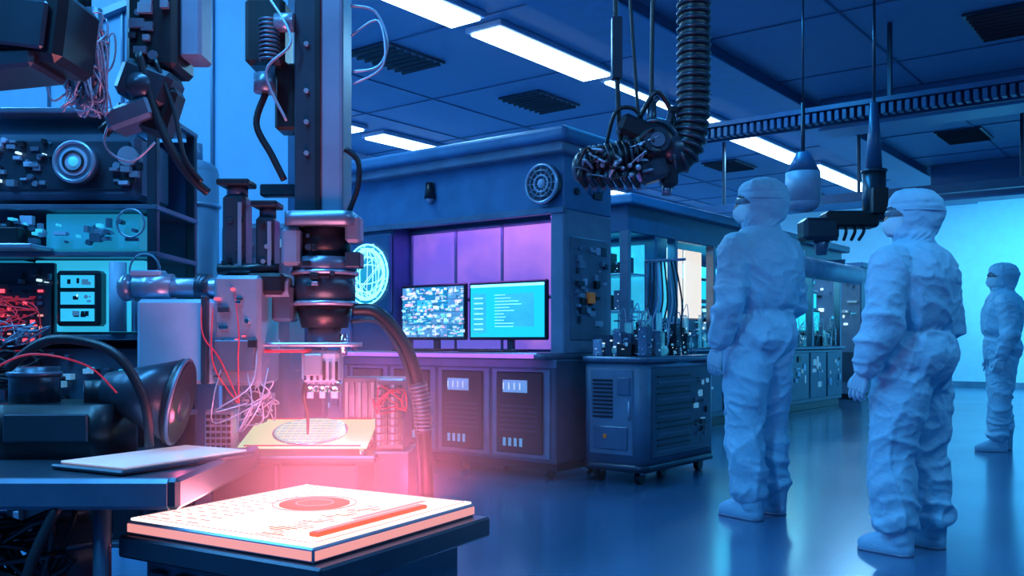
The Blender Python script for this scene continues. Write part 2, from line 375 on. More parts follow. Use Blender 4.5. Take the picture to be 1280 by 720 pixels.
area('desk_lamp',(-4.9,Y0-0.28,0.84),1.8,0.04,1.6,(0.7,0.15,0.9),rot=(math.radians(30),0,0))

def monitor(x0,x1,y,kind):
    b = B(); w = x1-x0; cx_=(x0+x1)/2; h = 0.45; z0 = 1.0
    b.box((cx_,y,z0+h/2),(w,0.035,h),'black',bev=0.01)
    b.box((cx_,y+0.03,z0+h/2),(w*0.5,0.04,h*0.5),'dark_steel',bev=0.015)
    b.box((cx_,y+0.04,0.985),(0.06,0.03,0.15),'dark_steel'); b.vbox((cx_,y+0.02,0.921),(0.26,0.16,0.018),'dark_steel',r=0.04)
    yf = y-0.019; sw,sh = w-0.045,h-0.045
    b.box((cx_,yf,z0+h/2),(sw,0.003,sh),'screen_cyan' if kind else 'screen_dark',bev=0)
    L = cx_-sw/2; Z = z0+0.0225
    if kind:
        b.box((cx_,yf-0.002,Z+sh-0.012),(sw,0.002,0.02),'cyan_bright',bev=0)
        b.box((L+0.09,yf-0.002,Z+sh*0.45),(0.13,0.002,sh*0.75),'cyan_glow',bev=0)
        b.box((L+sw*0.62,yf-0.002,Z+sh*0.5),(sw*0.5,0.002,sh*0.62),'cyan_glow',bev=0)
        for k in range(11):
            ww = random.uniform(0.06,0.26); b.box((L+0.24+ww/2,yf-0.003,Z+0.08+k*0.024),(ww,0.002,0.004),'cyan_bright',bev=0)
        for k in range(7): b.box((L+0.08,yf-0.003,Z+0.06+k*0.04),(0.09,0.002,0.008),'cyan_bright',bev=0)
    else:
        for r_ in range(4):
            for c_ in range(4):
                w0,h0 = sw/4,sh/4; px,pz = L+(c_+0.5)*w0, Z+(r_+0.5)*h0
                b.box((px,yf-0.002,pz),(w0*0.97,0.002,h0*0.96),random.choice(['cyan_soft','label_glow','cyan_glow']),bev=0)
                for q in range(26):
                    b.box((px+random.uniform(-.46,.46)*w0,yf-0.003,pz+random.uniform(-.42,.42)*h0),(random.uniform(.004,.05),0.002,random.uniform(.003,.025)),random.choice(['chip_a','chip_a','chip_a','chip_b','chip_c','screen_dark','cyan_glow']),bev=0)
    b.done('computer_monitor')
monitor(-5.42,-4.71,5.54,0); monitor(-4.68,-3.93,5.54,1)
for q in (-5.05,-4.35):
    b = B()
    b.box((q,5.33,0.919),(0.44,0.14,0.014),'black')
    for r_ in range(4):
        for c_ in range(12): b.box((q-0.19+c_*0.034,5.28+r_*0.032,0.93),(0.026,0.024,0.008),'dark_steel',bev=0)
    b.done('computer_keyboard')

# ------------------------------------------------------------------ equipment cart
b = B()
cx0,cx1,cy0,cy1 = -3.62,-3.12,5.52,6.62
mx,my = (cx0+cx1)/2,(cy0+cy1)/2
b.vbox((mx,my,0.49),(cx1-cx0,cy1-cy0,0.72),'grey_paint',r=0.07)
b.vbox((mx,my,0.865),(cx1-cx0+0.04,cy1-cy0+0.04,0.04),'mid_steel',r=0.08)
b.vbox((mx,my,0.115),(cx1-cx0+0.02,cy1-cy0+0.02,0.05),'dark_steel',r=0.08)
b.b2(cx0+0.07,cx1-0.08,cy0-0.012,cy0+0.01,0.20,0.80,'grey_paint',bev=0.01)
for k in range(10): b.b2(cx0+0.10,cx0+0.26,cy0-0.02,cy0-0.008,0.46+k*0.028,0.474+k*0.028,'black',bev=0)
b.b2(cx0+0.30,cx1-0.10,cy0-0.02,cy0-0.008,0.62,0.74,'mid_steel'); b.b2(cx0+0.1,cx1-0.12,cy0-0.02,cy0-0.008,0.24,0.40,'mid_steel')
b.cyl((cx1-0.1,cy0-0.03,0.45),(cx1-0.1,cy0-0.03,0.58),0.009,'steel',seg=8)
b.box((cx0+0.2,cy0-0.02,0.33),(0.03,0.01,0.03),'orange')
b.b2(cx1-0.008,cx1+0.014,cy0+0.10,cy1-0.09,0.18,0.81,'cabinet',bev=0.01)
for k in range(14):
    z = 0.22+k*0.04; b.b2(cx1+0.012,cx1+0.024,cy0+0.16,cy1-0.45 if k%4 else cy1-0.2,z,z+0.010,'mid_steel' if k%3==0 else 'black',bev=0)
b.greeble(cy1-0.42,cy1-0.12,0.25,0.78,cx1+0.014,22,['label_glow','mid_steel','black','mid_steel'],0.015,0.02,0.07,axis='x',sgn=1)
for x in (cx0+0.09,cx1-0.09):
    for y in (cy0+0.1,cy1-0.1):
        b.cyl((x-0.02,y,0.045),(x+0.02,y,0.045),0.045,'rubber',seg=16); b.box((x,y,0.08),(0.06,0.06,0.03),'steel')
b.done('equipment_cart')
b = B()
def glassware(b, x0,x1,y0,y1,z0,n,hmax=0.35):
    for _ in range(n):
        x,y = random.uniform(x0,x1),random.uniform(y0,y1); h = random.uniform(0.08,hmax); r = random.uniform(0.012,0.03)
        k = random.random()
        if k < 0.25:
            b.cyl((x,y,z0),(x,y,z0+h),r,'pale_glass',seg=12); b.tor((x,y,z0+h),r,0.003,'white_wire',n=12,seg=4); b.cyl((x,y,z0),(x,y,z0+h*0.4),r*0.85,'cyan_soft',seg=10)
        elif k < 0.4:
            b.sph((x,y,z0+r*1.6),r*1.6,'pale_glass',seg=12); b.cyl((x,y,z0+r*2.8),(x,y,z0+r*2.8+h*0.4),r*0.4,'pale_glass',seg=8)
        elif k < 0.75:
            b.box((x,y,z0+h*0.35),(r*3,r*3,h*0.7),random.choice(['dark_steel','steel','black','mid_steel'])); b.greeble(x-r*1.4,x+r*1.4,z0,z0+h*0.7,y-r*1.5,5,['cyan_glow','white_led','steel','chrome','label_glow'],0.01,0.006,0.025)
            b.greeble(y-r*1.4,y+r*1.4,z0,z0+h*0.7,x+r*1.5,5,['cyan_glow','white_led','steel','chrome','label_glow'],0.01,0.006,0.025,axis='x',sgn=1)
        else:
            b.cyl((x,y,z0),(x,y,z0+h*1.1),0.005,'steel',seg=6); b.box((x,y,z0+h*0.9),(0.08,0.01,0.012),'steel')
            b.tube([(x,y,z0+h),(x+0.05,y,z0+h*1.2),(x+0.08,y-0.03,z0+h*0.5),(x+0.04,y-0.02,z0+0.01)],0.004,'white_wire',seg=5)
glassware(b,cx0+0.06,cx1-0.06,cy0+0.08,cy1-0.08,0.886,54,0.34)
b.box((cx0+0.12,cy0+0.14,0.96),(0.16,0.14,0.15),'dark_steel'); b.box((cx0+0.30,cy0+0.12,0.93),(0.12,0.1,0.09),'black'); b.greeble(cx0+0.05,cx0+0.36,0.9,1.02,cy0+0.07,12,['steel','label_glow','black','white_led'],0.015,0.01,0.04)
b.b2(cx0+0.05,cx0+0.07,cy1-0.3,cy1-0.28,0.885,1.62,'steel'); b.b2(cx0+0.05,cx1-0.1,cy1-0.3,cy1-0.28,1.6,1.62,'steel')
for k in range(8): b.tube([(cx0+0.1+k*0.03,cy1-0.29,1.6),(cx0+0.12+k*0.04,cy1-0.35,1.3),(cx0+0.07+k*0.05,cy1-0.4,1.1),(cx0+0.1+k*0.04,cy1-0.3,0.9)],0.007,random.choice(['rubber','white_wire','rubber']),seg=6)
b.done('laboratory_glassware')

# ------------------------------------------------------------------ process line behind (second row)
b = B()
xf = -4.7; xb=-5.9
b.b2(xb,xf,8.0,14.5,0.1,0.86,'cabinet',bev=0.01)
b.b2(xb-0.03,xf+0.05,7.95,14.55,0.86,0.91,'mid_steel',bev=0.015)
for k in range(9):
    y = 8.05+k*0.72; b.b2(xf,xf+0.015,y,y+0.66,0.16,0.82,'grey_paint' if k%3 else 'cabinet',bev=0.006)
    b.greeble(y+0.05,y+0.6,0.3,0.78,xf+0.015,9,['black','label_glow','mid_steel','steel'],0.015,0.03,0.16,axis='x',sgn=1)
b.b2(xb+0.05,xf-0.03,8.05,14.45,0,0.1,'black')
b.b2(xb,xb+0.1,8.0,14.5,0.91,2.3,'blue_paint')
b.b2(xb-0.1,xf+0.1,7.9,14.6,2.35,2.45,'blue_paint',bev=0.02,seg=2)
b.b2(xb,xf,8.0,14.5,2.08,2.36,'navy_paint',bev=0.01)
for y in (8.0,9.0,9.95,10.55,11.9,13.2,14.42): b.b2(xf-0.1,xf,y,y+0.06,0.91,2.1,'mid_steel')
b.b2(xb,xf,8.55,8.6,0.91,2.1,'navy_paint'); b.b2(xb+0.12,xf-0.12,8.53,8.55,1.0,2.0,'cyan_glow')
b.b2(xb,xb+0.08,7.98,8.1,0.91,2.1,'mid_steel')
for z in (1.28,1.66): b.b2(xb+0.05,xf-0.05,8.1,8.5,z,z+0.02,'steel')
for z in (0.92,1.31,1.68):
    for k in range(10): 
        x=xb+0.15+k*0.1; h=random.uniform(.1,.28); b.box((x,8.25,z+h/2),(0.07,0.12,h),random.choice(['dark_steel','black','mid_steel','steel'])); b.greeble(x-.03,x+.03,z,z+h,8.19,4,['cyan_bright','white_led','steel'],.01,.01,.03)
b.b2(xf-0.16,xf-0.14,9.1,9.45,1.25,2.02,'warm_glow'); b.b2(xf-0.16,xf-0.14,9.5,9.92,1.25,2.02,'warm_glow')
b.b2(xf-0.2,xf-0.14,9.05,9.95,0.91,1.24,'mid_steel'); b.greeble(9.08,9.92,0.93,1.22,xf-0.14,24,['steel','white_led','black','cyan_glow'],0.05,0.02,0.1,axis='x',sgn=1)
b.b2(xb+0.5,xb+0.52,10.0,11.85,1.0,1.95,'cyan_glow')
b.b2(xb+0.3,xb+0.32,12.0,13.1,1.0,1.95,'cyan_soft')
b.b2(xb+0.3,xb+0.32,13.3,14.4,1.35,1.95,'warm_glow')
for (u,v) in ((10.1,10.5),(12.1,12.9),(13.4,14.2)):
    b.b2(xf-0.5,xf-0.28,u,v,1.45,1.75,'dark_steel'); b.b2(xf-0.285,xf-0.275,u+0.05,v-0.05,1.49,1.71,'screen_cyan')
    b.b2(xf-0.5,xf-0.35,u,v,0.91,1.42,'mid_steel'); b.greeble(u,v,1.0,1.4,xf-0.35,24,['steel','white_led','cyan_bright','black','light_panel','label_glow'],0.1,0.02,0.1,axis='x',sgn=1)
b.b2(xf-0.25,xf-0.2,13.0,14.1,1.1,1.45,'black'); b.b2(xf-0.2,xf-0.19,13.05,14.05,1.14,1.42,'screen_cyan')
glassware(b,xf-0.13,xf-0.03,8.15,14.3,0.911,90,0.4)
b.cyl((-4.45,11.6,1.98),(-4.45,14.4,1.98),0.14,'light_panel',seg=28); b.tor((-4.45,11.6,1.98),0.14,0.015,'steel',axis=(0,1,0))
for y in (12.2,13.9): b.box((-4.58,y,2.1),(0.26,0.04,0.2),'steel')
b.done('process_line_enclosure')
area('bay_lamp',(-5.2,9.0,2.05),0.6,0.8,16,(0.08,0.70,1.0)); area('bay_lamp',(-5.2,11.2,2.05),0.6,1.2,18,(0.08,0.70,1.0)); area('bay_lamp',(-5.2,13.3,2.05),0.6,1.6,22,(0.2,0.8,1.0)); area('bay_lamp',(-5.3,8.25,2.06),1.0,0.3,6,(0.05,0.65,1.0))
def tower(x,y,w,d,h,mat):
    b = B(); b.b2(x-w/2,x+w/2,y-d/2,y+d/2,0.08,h,mat,bev=0.02); b.b2(x-w/2+.03,x+w/2-.03,y-d/2+.03,y+d/2-.03,0,0.08,'black')
    b.greeble(x-w/2+.05,x+w/2-.05,0.9,h-0.2,y-d/2,26,['black','label_glow','cyan_glow','steel','white_led','mid_steel'],0.05,0.03,0.2)
    b.greeble(y-d/2+.05,y+d/2-.05,0.3,h-0.2,x+w/2,26,['black','label_glow','cyan_glow','steel','mid_steel'],0.05,0.03,0.2,axis='x',sgn=1)
    b.b2(x-w/2+.1,x+w/2-.1,y-d/2-0.02,y-d/2+.01,0.3,0.8,'cabinet'); b.b2(x-w/2-.03,x+w/2+.03,y-d/2-.03,y+d/2+.03,h-0.08,h,'blue_paint')
    b.done('process_tool_cabinet')
tower(-5.4,16.6,1.2,1.6,2.3,'grey_paint'); tower(-6.8,16.2,1.0,1.8,2.5,'cabinet'); tower(-5.3,19.2,1.2,1.6,2.2,'navy_paint'); tower(-8.2,12.5,1.0,1.6,2.4,'grey_paint'); tower(-8.0,9.2,1.2,2.0,2.2,'cabinet')

# ------------------------------------------------------------------ hanging robots (station metres)
def hanging_gripper():
    b = B(); D = 4.5
    b.hose([(0.875,D,H-0.01),(0.88,D,3.2),(0.885,D,2.6),(0.885,D,2.25),(0.875,D,2.02),(0.83,D,1.90),(0.76,D,1.87)],0.088,'dark_steel','rubber',0.036)
    b.cyl((0.875,D,H-0.06),(0.875,D,H-0.002),0.13,'dark_steel')
    b.cyl((0.51,D,H-0.05),(0.51,D,H-0.002),0.06,'dark_steel')
    b.tube([(0.51,D,H-0.01),(0.50,D,3),(0.515,D,2.2),(0.53,D,1.95)],0.012,'rubber',seg=8)
    b.tube([(0.55,D,H-0.01),(0.56,D,3),(0.60,D,2.3),(0.62,D,2.05)],0.008,'rubber',seg=6)
    b.tube([(0.70,D,H-0.01),(0.69,D,3),(0.68,D,2.3),(0.68,D,2.1)],0.010,'rubber',seg=6)
    b.box((0.51,D,2.42),(0.05,0.05,0.3),'dark_steel')
    b.cyl((0.68,D,2.0),(0.68,D,2.16),0.024,'dark_steel'); b.cyl((0.66,D,2.12),(0.71,D,2.18),0.014,'steel')
    b.cyl((0.74,D,1.98),(0.78,D,2.12),0.016,'dark_steel'); b.box((0.79,D,2.12),(0.05,0.04,0.03),'black')
    b.sph((0.69,D,1.95),(0.12,0.10,0.11),'black',seg=20); b.sph((0.78,D,1.92),(0.09,0.09,0.09),'dark_steel',seg=20); b.tor((0.69,D-0.02,1.95),0.112,0.014,'dark_steel',axis=(0.3,1,0.2),n=20)
    b.cyl((0.69,D-0.12,1.95),(0.69,D-0.05,1.95),0.06,'dark_steel',seg=24); b.cyl((0.69,D-0.13,1.95),(0.69,D-0.12,1.95),0.035,'mid_steel',seg=20)
    b.box((0.60,D,2.02),(0.17,0.14,0.10),'black',rot=(0,0.4,0),bev=0.02); b.box((0.68,D-0.03,1.82),(0.14,0.12,0.11),'dark_steel',rot=(0,-0.3,0),bev=0.02); b.box((0.76,D-0.02,1.80),(0.08,0.09,0.12),'black',bev=0.015)
    b.cyl((0.36,D,1.85),(0.64,D,1.9),0.075,'black',seg=20); b.cyl((0.34,D,1.845),(0.37,D,1.85),0.085,'dark_steel',seg=24); b.sph((0.34,D,1.84),(0.05,0.075,0.075),'black')
    for k in range(9):
        b.tor((0.38+0.028*k,D,1.853+0.005*k),0.082,0.009,'dark_steel' if k%2 else 'rubber',axis=(1,0,0.15),n=20)
    for k in range(7):
        x = 0.345+0.042*k; b.tube([(x,D-0.05,1.83),(x-0.02,D-0.09,1.78),(x+0.01,D-0.06,1.74)],0.016,'dark_steel' if k%2 else 'rubber',seg=8)
        b.cyl((x+0.01,D-0.06,1.75),(x+0.015,D-0.06,1.72),0.012,'mid_steel',seg=10)
    for k in range(26):
        p=V((random.uniform(.34,.68),D-0.09,random.uniform(1.78,1.98)))
        b.tube([p,p+V((random.uniform(-.07,.07),-0.04,random.uniform(-.05,.06))),p+V((random.uniform(-.09,.09),0.0,random.uniform(-.05,.02)))],random.choice([.004,.007,.009]),random.choice(['rubber','mid_steel','steel','rubber','rubber']),seg=6)
    for k in range(12): b.sph((random.uniform(.36,.64),D-0.10,random.uniform(1.78,1.93)),random.uniform(.01,.016),'steel',seg=8)
    b.tube([(0.62,D,2.08),(0.7,D-0.03,2.2),(0.78,D,2.1),(0.8,D,1.98)],0.012,'rubber')
    b.tube([(0.45,D,1.9),(0.5,D-0.03,2.1),(0.6,D,2.12),(0.66,D,2.0)],0.01,'rubber')
    b.cyl((0.75,D-0.02,1.75),(0.75,D-0.02,1.70),0.024,'mid_steel',seg=10)
    b.done('hanging_robot_gripper',cam=True)
hanging_gripper()
def hanging_unit2():
    b = B(); D=7.4
    b.cyl((2.33,D,2.9),(2.33,D,H-0.002),0.008,'dark_steel',seg=8)
    b.cyl((2.33,D,2.34),(2.33,D,2.50),0.135,'blue_paint',r2=0.05,seg=28); b.cyl((2.33,D,2.10),(2.33,D,2.34),0.14,'light_panel',r2=0.135,seg=28); b.sph((2.33,D,2.10),(0.14,0.14,0.08),'light_panel',seg=24)
    b.cyl((2.33,D,2.46),(2.33,D,2.9),0.016,'dark_steel')
    b.done('hanging_lamp_housing',cam=True)
    b = B()
    b.cyl((2.90,D,2.85),(2.90,D,H-0.002),0.012,'dark_steel'); b.cyl((2.90,D,2.3),(2.90,D,2.9),0.07,'navy_paint',r2=0.03); b.cyl((2.90,D,1.95),(2.90,D,2.35),0.09,'dark_steel'); b.tor((2.90,D,2.35),0.09,0.015,'dark_steel')
    b.box((2.70,D,1.96),(0.42,0.2,0.13),'black',bev=0.02); b.box((2.45,D,1.88),(0.28,0.22,0.18),'dark_steel',bev=0.03)
    for k in range(6): b.tube([(2.45+k*.07,D,1.92),(2.43+k*.07,D-0.1,1.86),(2.47+k*.06,D-0.02,1.80)],0.014,random.choice(['rubber','dark_steel','dark_steel']))
    b.cyl((2.48,D,1.82),(2.48,D,1.68),0.07,'mid_steel',r2=0.04); b.box((2.90,D-0.1,2.1),(0.12,0.08,0.2),'black')
    b.done('hanging_robot_arm',cam=True)
hanging_unit2()

# ------------------------------------------------------------------ foreground: light table
tr = math.radians(7)
b = B()
w,d = 0.62,0.64
b.box((0,0,0.532),(w,d,0.035),'steel',bev=0.004)
b.box((0,0,0.552),(w-0.012,d-0.012,0.006),'table_light',bev=0.001)
for s_ in (-1,1):
    b.box((s_*(w/2+0.001),0,0.532),(0.004,d-0.01,0.020),'pink_print',bev=0); b.box((0,s_*(d/2+0.001),0.532),(w-0.01,0.004,0.020),'pink_print',bev=0)
b.box((0.015,0.0,0.487),(w+0.05,d+0.04,0.055),'dark_steel',bev=0.006)
b.box((0,0,0.25),(w-0.06,d-0.06,0.44),'cabinet',bev=0.01)
b.box((0,0,0.02),(w,d,0.04),'black',bev=0.01)
for k in range(6): b.box((-0.22+k*0.09,-d/2+0.022,0.25),(0.05,0.02,0.36),'dark_steel',bev=0.004)
DX,DY=-0.045,0.07
b.tor((DX,DY,0.5565),0.112,0.002,'pink_print',n=44); b.cyl((DX,DY,0.555),(DX,DY,0.5575),0.095,'red_print',seg=44); b.tor((DX,DY,0.5578),0.050,0.002,'pink_print',n=40)
for k in range(16):
    y = -d/2+0.04+k*0.037
    for j in range(4):
        ww = random.uniform(0.02,0.045)
        if (V((-w/2+0.045+j*0.05,y,0))-V((DX,DY,0))).length > 0.12: b.box((-w/2+0.045+j*0.05,y,0.5562),(ww*0.85,0.006,0.0012),'pink_print',bev=0)
for k in range(30): b.box((0.13+0.02*math.sin(k),-0.29+k*0.014,0.5562),(random.uniform(.02,.07),0.004,0.0012),random.choice(['pink_print','red_print','pink_print']),bev=0)
b.box((0.245,-0.04,0.560),(0.028,0.42,0.010),'red_print',bev=0.002); b.box((0.245,-0.04,0.566),(0.015,0.40,0.002),'pink_print',bev=0)
b.box((0.19,0.1,0.5565),(0.015,0.3,0.0012),'pink_print',bev=0)
for s_ in (-1,1): b.box((0,s_*(d/2-0.018),0.5562),(w-0.05,0.003,0.001),'pink_print',bev=0); b.box((s_*(w/2-0.018),0,0.5562),(0.003,d-0.05,0.001),'pink_print',bev=0)
lt = b.done('inspection_light_table')
lt.rotation_euler = (0,0,tr); lt.location = R(-0.52,2.42,0)
def point(name, loc, e, col, r=0.05):
    l = bpy.data.lights.new(name,'POINT'); l.energy=e; l.color=col; l.shadow_soft_size=r
    o = bpy.data.objects.new(name,l); o.location=loc; COL.objects.link(o)
area('light_table_lamp',R(-0.52,2.42,0.575),0.55,0.58,16,(1.0,0.20,0.26),rot=(math.pi,0,tr))
point('pink_fill_point',R(-0.62,2.84,0.72),3.5,(1.0,0.12,0.24),0.04)  # bare points added to spread pink glow around the stage, no fixtures
point('pink_fill_point',R(-0.33,2.85,0.52),5.0,(1.0,0.10,0.25),0.05)
point('pink_fill_point',R(-1.0,2.70,0.78),2.2,(1.0,0.15,0.35),0.04)

def haze():  # added scattering volume that stands in for the table's pink bloom
    m = bpy.data.materials.new('bloom_haze'); m.use_nodes=True; nt=m.node_tree; nt.nodes.clear()
    out=nt.nodes.new('ShaderNodeOutputMaterial'); vs=nt.nodes.new('ShaderNodeVolumeScatter'); tc=nt.nodes.new('ShaderNodeTexCoord')
    ln=nt.nodes.new('ShaderNodeVectorMath'); ln.operation='LENGTH'; nt.links.new(tc.outputs['Object'],ln.inputs[0])
    mr=nt.nodes.new('ShaderNodeMapRange'); mr.interpolation_type='SMOOTHSTEP'; mr.inputs['From Min'].default_value=0.1; mr.inputs['From Max'].default_value=0.98; mr.inputs['To Min'].default_value=0.40; mr.inputs['To Max'].default_value=0.0
    nt.links.new(ln.outputs['Value'],mr.inputs['Value']); nt.links.new(mr.outputs['Result'],vs.inputs['Density'])
    vs.inputs['Color'].default_value=(1,0.7,0.75,1); nt.links.new(vs.outputs['Volume'],out.inputs['Volume'])
    MATS['bloom_haze']=m
    b=B(); b.sph((0,0,0),1.0,'bloom_haze',seg=32); o=b.done('bloom_volume',recentre=False); o.location=V((0.02,0.24,0.68)); o.scale=(0.75,0.75,0.45); o.parent=lt
haze()

# ------------------------------------------------------------------ ceiling-mounted probe machine (station metres)
b = B()
Dc = 3.06
b.b2(-0.70,-0.62,Dc-0.09,Dc+0.09,1.40,H-0.002,'dark_steel',bev=0.006)
b.b2(-0.625,-0.545,Dc-0.085,Dc+0.09,1.40,H-0.002,'grey_paint',bev=0.012,seg=2)
b.b2(-0.633,-0.617,Dc-0.095,Dc-0.08,1.42,H-0.1,'black',bev=0)
for z in (1.6,1.7,1.8,1.95): b.cyl((-0.66,Dc-0.1,z),(-0.66,Dc-0.085,z),0.008,'steel',seg=8)
b.vbox((-0.62,Dc,1.39),(0.22,0.24,0.045),'mid_steel',r=0.03)
b.cyl((-0.62,Dc,1.27),(-0.62,Dc,1.37),0.085,'black',seg=32); b.cyl((-0.62,Dc,1.22),(-0.62,Dc,1.27),0.105,'mid_steel',seg=32)
b.cyl((-0.62,Dc,1.12),(-0.62,Dc,1.22),0.100,'dark_steel',seg=32); b.tor((-0.62,Dc,1.22),0.105,0.008,'steel',n=32); b.tor((-0.62,Dc,1.12),0.10,0.009,'steel',n=32)
b.cyl((-0.62,Dc,1.04),(-0.62,Dc,1.12),0.075,'black',seg=28,r2=0.095); b.cyl((-0.62,Dc,0.99),(-0.62,Dc,1.04),0.055,'mid_steel',seg=24)
b.box((-0.515,Dc-0.04,1.36),(0.05,0.08,0.09),'grey_paint',bev=0.01); b.box((-0.515,Dc-0.04,1.26),(0.05,0.08,0.05),'dark_steel'); b.box((-0.71,Dc-0.06,1.30),(0.06,0.09,0.12),'grey_paint',bev=0.01)
b.greeble(-0.69,-0.55,1.13,1.36,Dc-0.1,9,['steel','black','dark_steel','mid_steel'],0.02,0.01,0.03)
b.vbox((-0.72,Dc-0.04,0.985),(0.46,0.10,0.014),'steel',r=0.045); b.vbox((-0.80,Dc-0.06,0.965),(0.30,0.06,0.012),'red_wire',r=0.025)  # glowing red plate stands in for reddish light on the metal arm
for x in (-0.92,-0.82,-0.55): b.cyl((x,Dc-0.05,0.95),(x,Dc-0.05,1.02),0.014,'chrome',seg=12)
b.box((-0.62,Dc-0.03,0.915),(0.12,0.10,0.10),'light_panel',bev=0.01); b.box((-0.64,Dc-0.085,0.92),(0.06,0.02,0.07),'steel')
for k in range(6): b.box((-0.665+k*0.02,Dc-0.085,0.90),(0.008,0.012,0.06),'black' if k%2 else 'chrome',bev=0)
for x,r_ in ((-0.66,0.022),(-0.62,0.018),(-0.58,0.022)): b.cyl((x,Dc-0.04,0.83),(x,Dc-0.04,0.87),r_,'chrome',r2=r_*1.2,seg=16); b.cyl((x,Dc-0.04,0.81),(x,Dc-0.04,0.83),r_*0.5,'pink_glow',seg=12)
b.tube([(-0.665,Dc-0.05,0.87),(-0.675,Dc-0.06,0.82),(-0.668,Dc-0.04,0.76),(-0.672,Dc-0.02,0.69)],0.012,'black',seg=8,rf=lambda k,N:1.0-0.75*k/N)
b.box((-1.07,3.06,0.995),(0.245,0.26,0.27),'light_panel',bev=0.012); b.box((-0.87,3.04,1.03),(0.15,0.24,0.35),'steel',bev=0.012)
b.box((-0.97,2.92,1.0),(0.02,0.03,0.28),'dark_steel'); b.b2(-0.94,-0.81,2.905,2.92,0.9,1.0,'mid_steel'); b.greeble(-0.94,-0.80,0.88,1.18,2.92,14,['black','chrome','red_led','dark_steel'],0.02,0.01,0.035)
b.cyl((-1.25,3.0,1.17),(-0.72,3.0,1.17),0.032,'steel',seg=20); b.cyl((-1.22,3.0,1.17),(-1.10,3.0,1.17),0.045,'steel',seg=20); b.cyl((-1.02,3.0,1.17),(-0.98,3.0,1.17),0.045,'dark_steel',seg=20)
b.sph((-1.25,3.0,1.17),(0.03,0.045,0.045),'steel'); b.box((-1.18,3.0,1.215),(0.10,0.06,0.02),'light_panel'); b.cyl((-0.95,2.99,1.23),(-0.75,2.99,1.23),0.018,'black')
b.box((-0.79,3.02,1.18),(0.12,0.14,0.07),'black',bev=0.012)
for x,z0,z1,w_ in ((-0.90,1.21,1.47,0.075),(-0.80,1.22,1.40,0.06)):
    b.box((x,3.03,(z0+z1)/2),(w_,0.09,z1-z0),'dark_steel',bev=0.01); b.box((x+w_*0.3,2.98,(z0+z1)/2),(0.012,0.01,(z1-z0)*0.8),'steel',bev=0)
    b.cyl((x,3.03,z1),(x,3.03,z1+0.03),w_*0.45,'mid_steel'); b.box((x,3.02,z1+0.04),(w_*1.4,0.1,0.02),'black')
    b.greeble(x-w_/2,x+w_/2,z0,z1,2.985,6,['black','steel','dark_steel'],0.015,0.008,0.03)
b.box((-0.745,3.04,1.12),(0.07,0.10,0.12),'mid_steel',bev=0.01)
b.box((-0.77,3.1,1.50),(0.14,0.05,0.04),'dark_steel'); b.box((-0.73,3.08,1.80),(0.10,0.1,0.22),'black',bev=0.01)
b.box((-0.80,3.05,2.0),(0.13,0.14,0.22),'black',bev=0.015); b.cyl((-0.80,2.99,1.86),(-0.80,2.99,1.80),0.035,'mid_steel'); b.cyl((-0.76,2.97,2.02),(-0.70,2.97,2.02),0.03,'steel')
for k in range(10): b.tor((-0.78,2.97,1.90+k*0.014),0.03,0.004,'mid_steel',n=14,seg=5)
b.tube([(-0.80,3.0,1.8),(-0.83,3.0,1.7),(-0.78,3.0,1.6),(-0.74,3.0,1.52)],0.012,'rubber')
b.tube([(-0.78,2.96,2.1),(-0.70,2.93,1.95),(-0.78,2.93,1.85),(-0.72,2.95,1.7)],0.005,'white_wire')
b.tube([(-0.53,Dc-0.02,2.1),(-0.45,Dc-0.02,2.08),(-0.41,Dc-0.02,1.98),(-0.44,Dc-0.02,1.9),(-0.52,Dc-0.03,1.88)],0.005,'white_wire'); b.tube([(-0.53,Dc-0.02,2.0),(-0.44,Dc-0.02,2.05),(-0.42,Dc-0.04,1.9),(-0.52,Dc-0.03,1.84)],0.004,'white_wire')
b.tube([(-0.54,Dc-0.06,1.62),(-0.50,Dc-0.06,1.58),(-0.50,Dc-0.06,1.5),(-0.53,Dc-0.05,1.42)],0.01,'rubber')
b.tube([(-0.52,Dc-0.02,1.10),(-0.44,Dc-0.03,1.09),(-0.36,Dc-0.04,1.0),(-0.31,Dc-0.05,0.88),(-0.285,Dc-0.05,0.72),(-0.275,Dc-0.04,0.5),(-0.27,Dc,0.2),(-0.27,Dc+0.05,0.01)],0.020,'rubber',seg=10,n=10)
b.tube([(-0.53,Dc-0.01,1.06),(-0.44,Dc-0.03,1.06),(-0.37,Dc-0.05,0.97),(-0.33,Dc-0.06,0.85),(-0.31,Dc-0.05,0.7),(-0.30,Dc-0.03,0.5),(-0.30,Dc,0.02)],0.008,'dark_steel',seg=8,n=8)
b.hose([(-0.305,Dc-0.06,0.86),(-0.29,Dc-0.06,0.78),(-0.285,Dc-0.06,0.70)],0.032,'mid_steel','dark_steel',0.012)
for k in range(7):
    z = 1.15-random.uniform(0,0.25)
    b.tube([(-0.98+k*0.035,2.92,z),(-0.98+k*0.035+random.uniform(-.04,.04),2.88,z-0.12),(-0.9+random.uniform(-.05,.05),2.89,z-0.2),(-0.84+random.uniform(-.05,.05),2.92,0.80)],0.0026,random.choice(['red_wire','white_wire','rubber','mid_steel']))
b.tangle((-0.83,2.99,0.80),(0.14,0.12,0.14),9,0.0025,'white_wire'); b.tangle((-0.40,3.03,0.80),(0.12,0.1,0.10),5,0.0022,'red_wire')
b.box((-0.83,3.02,0.80),(0.05,0.05,0.14),'dark_steel')
b.done('wafer_probe_machine',cam=True)

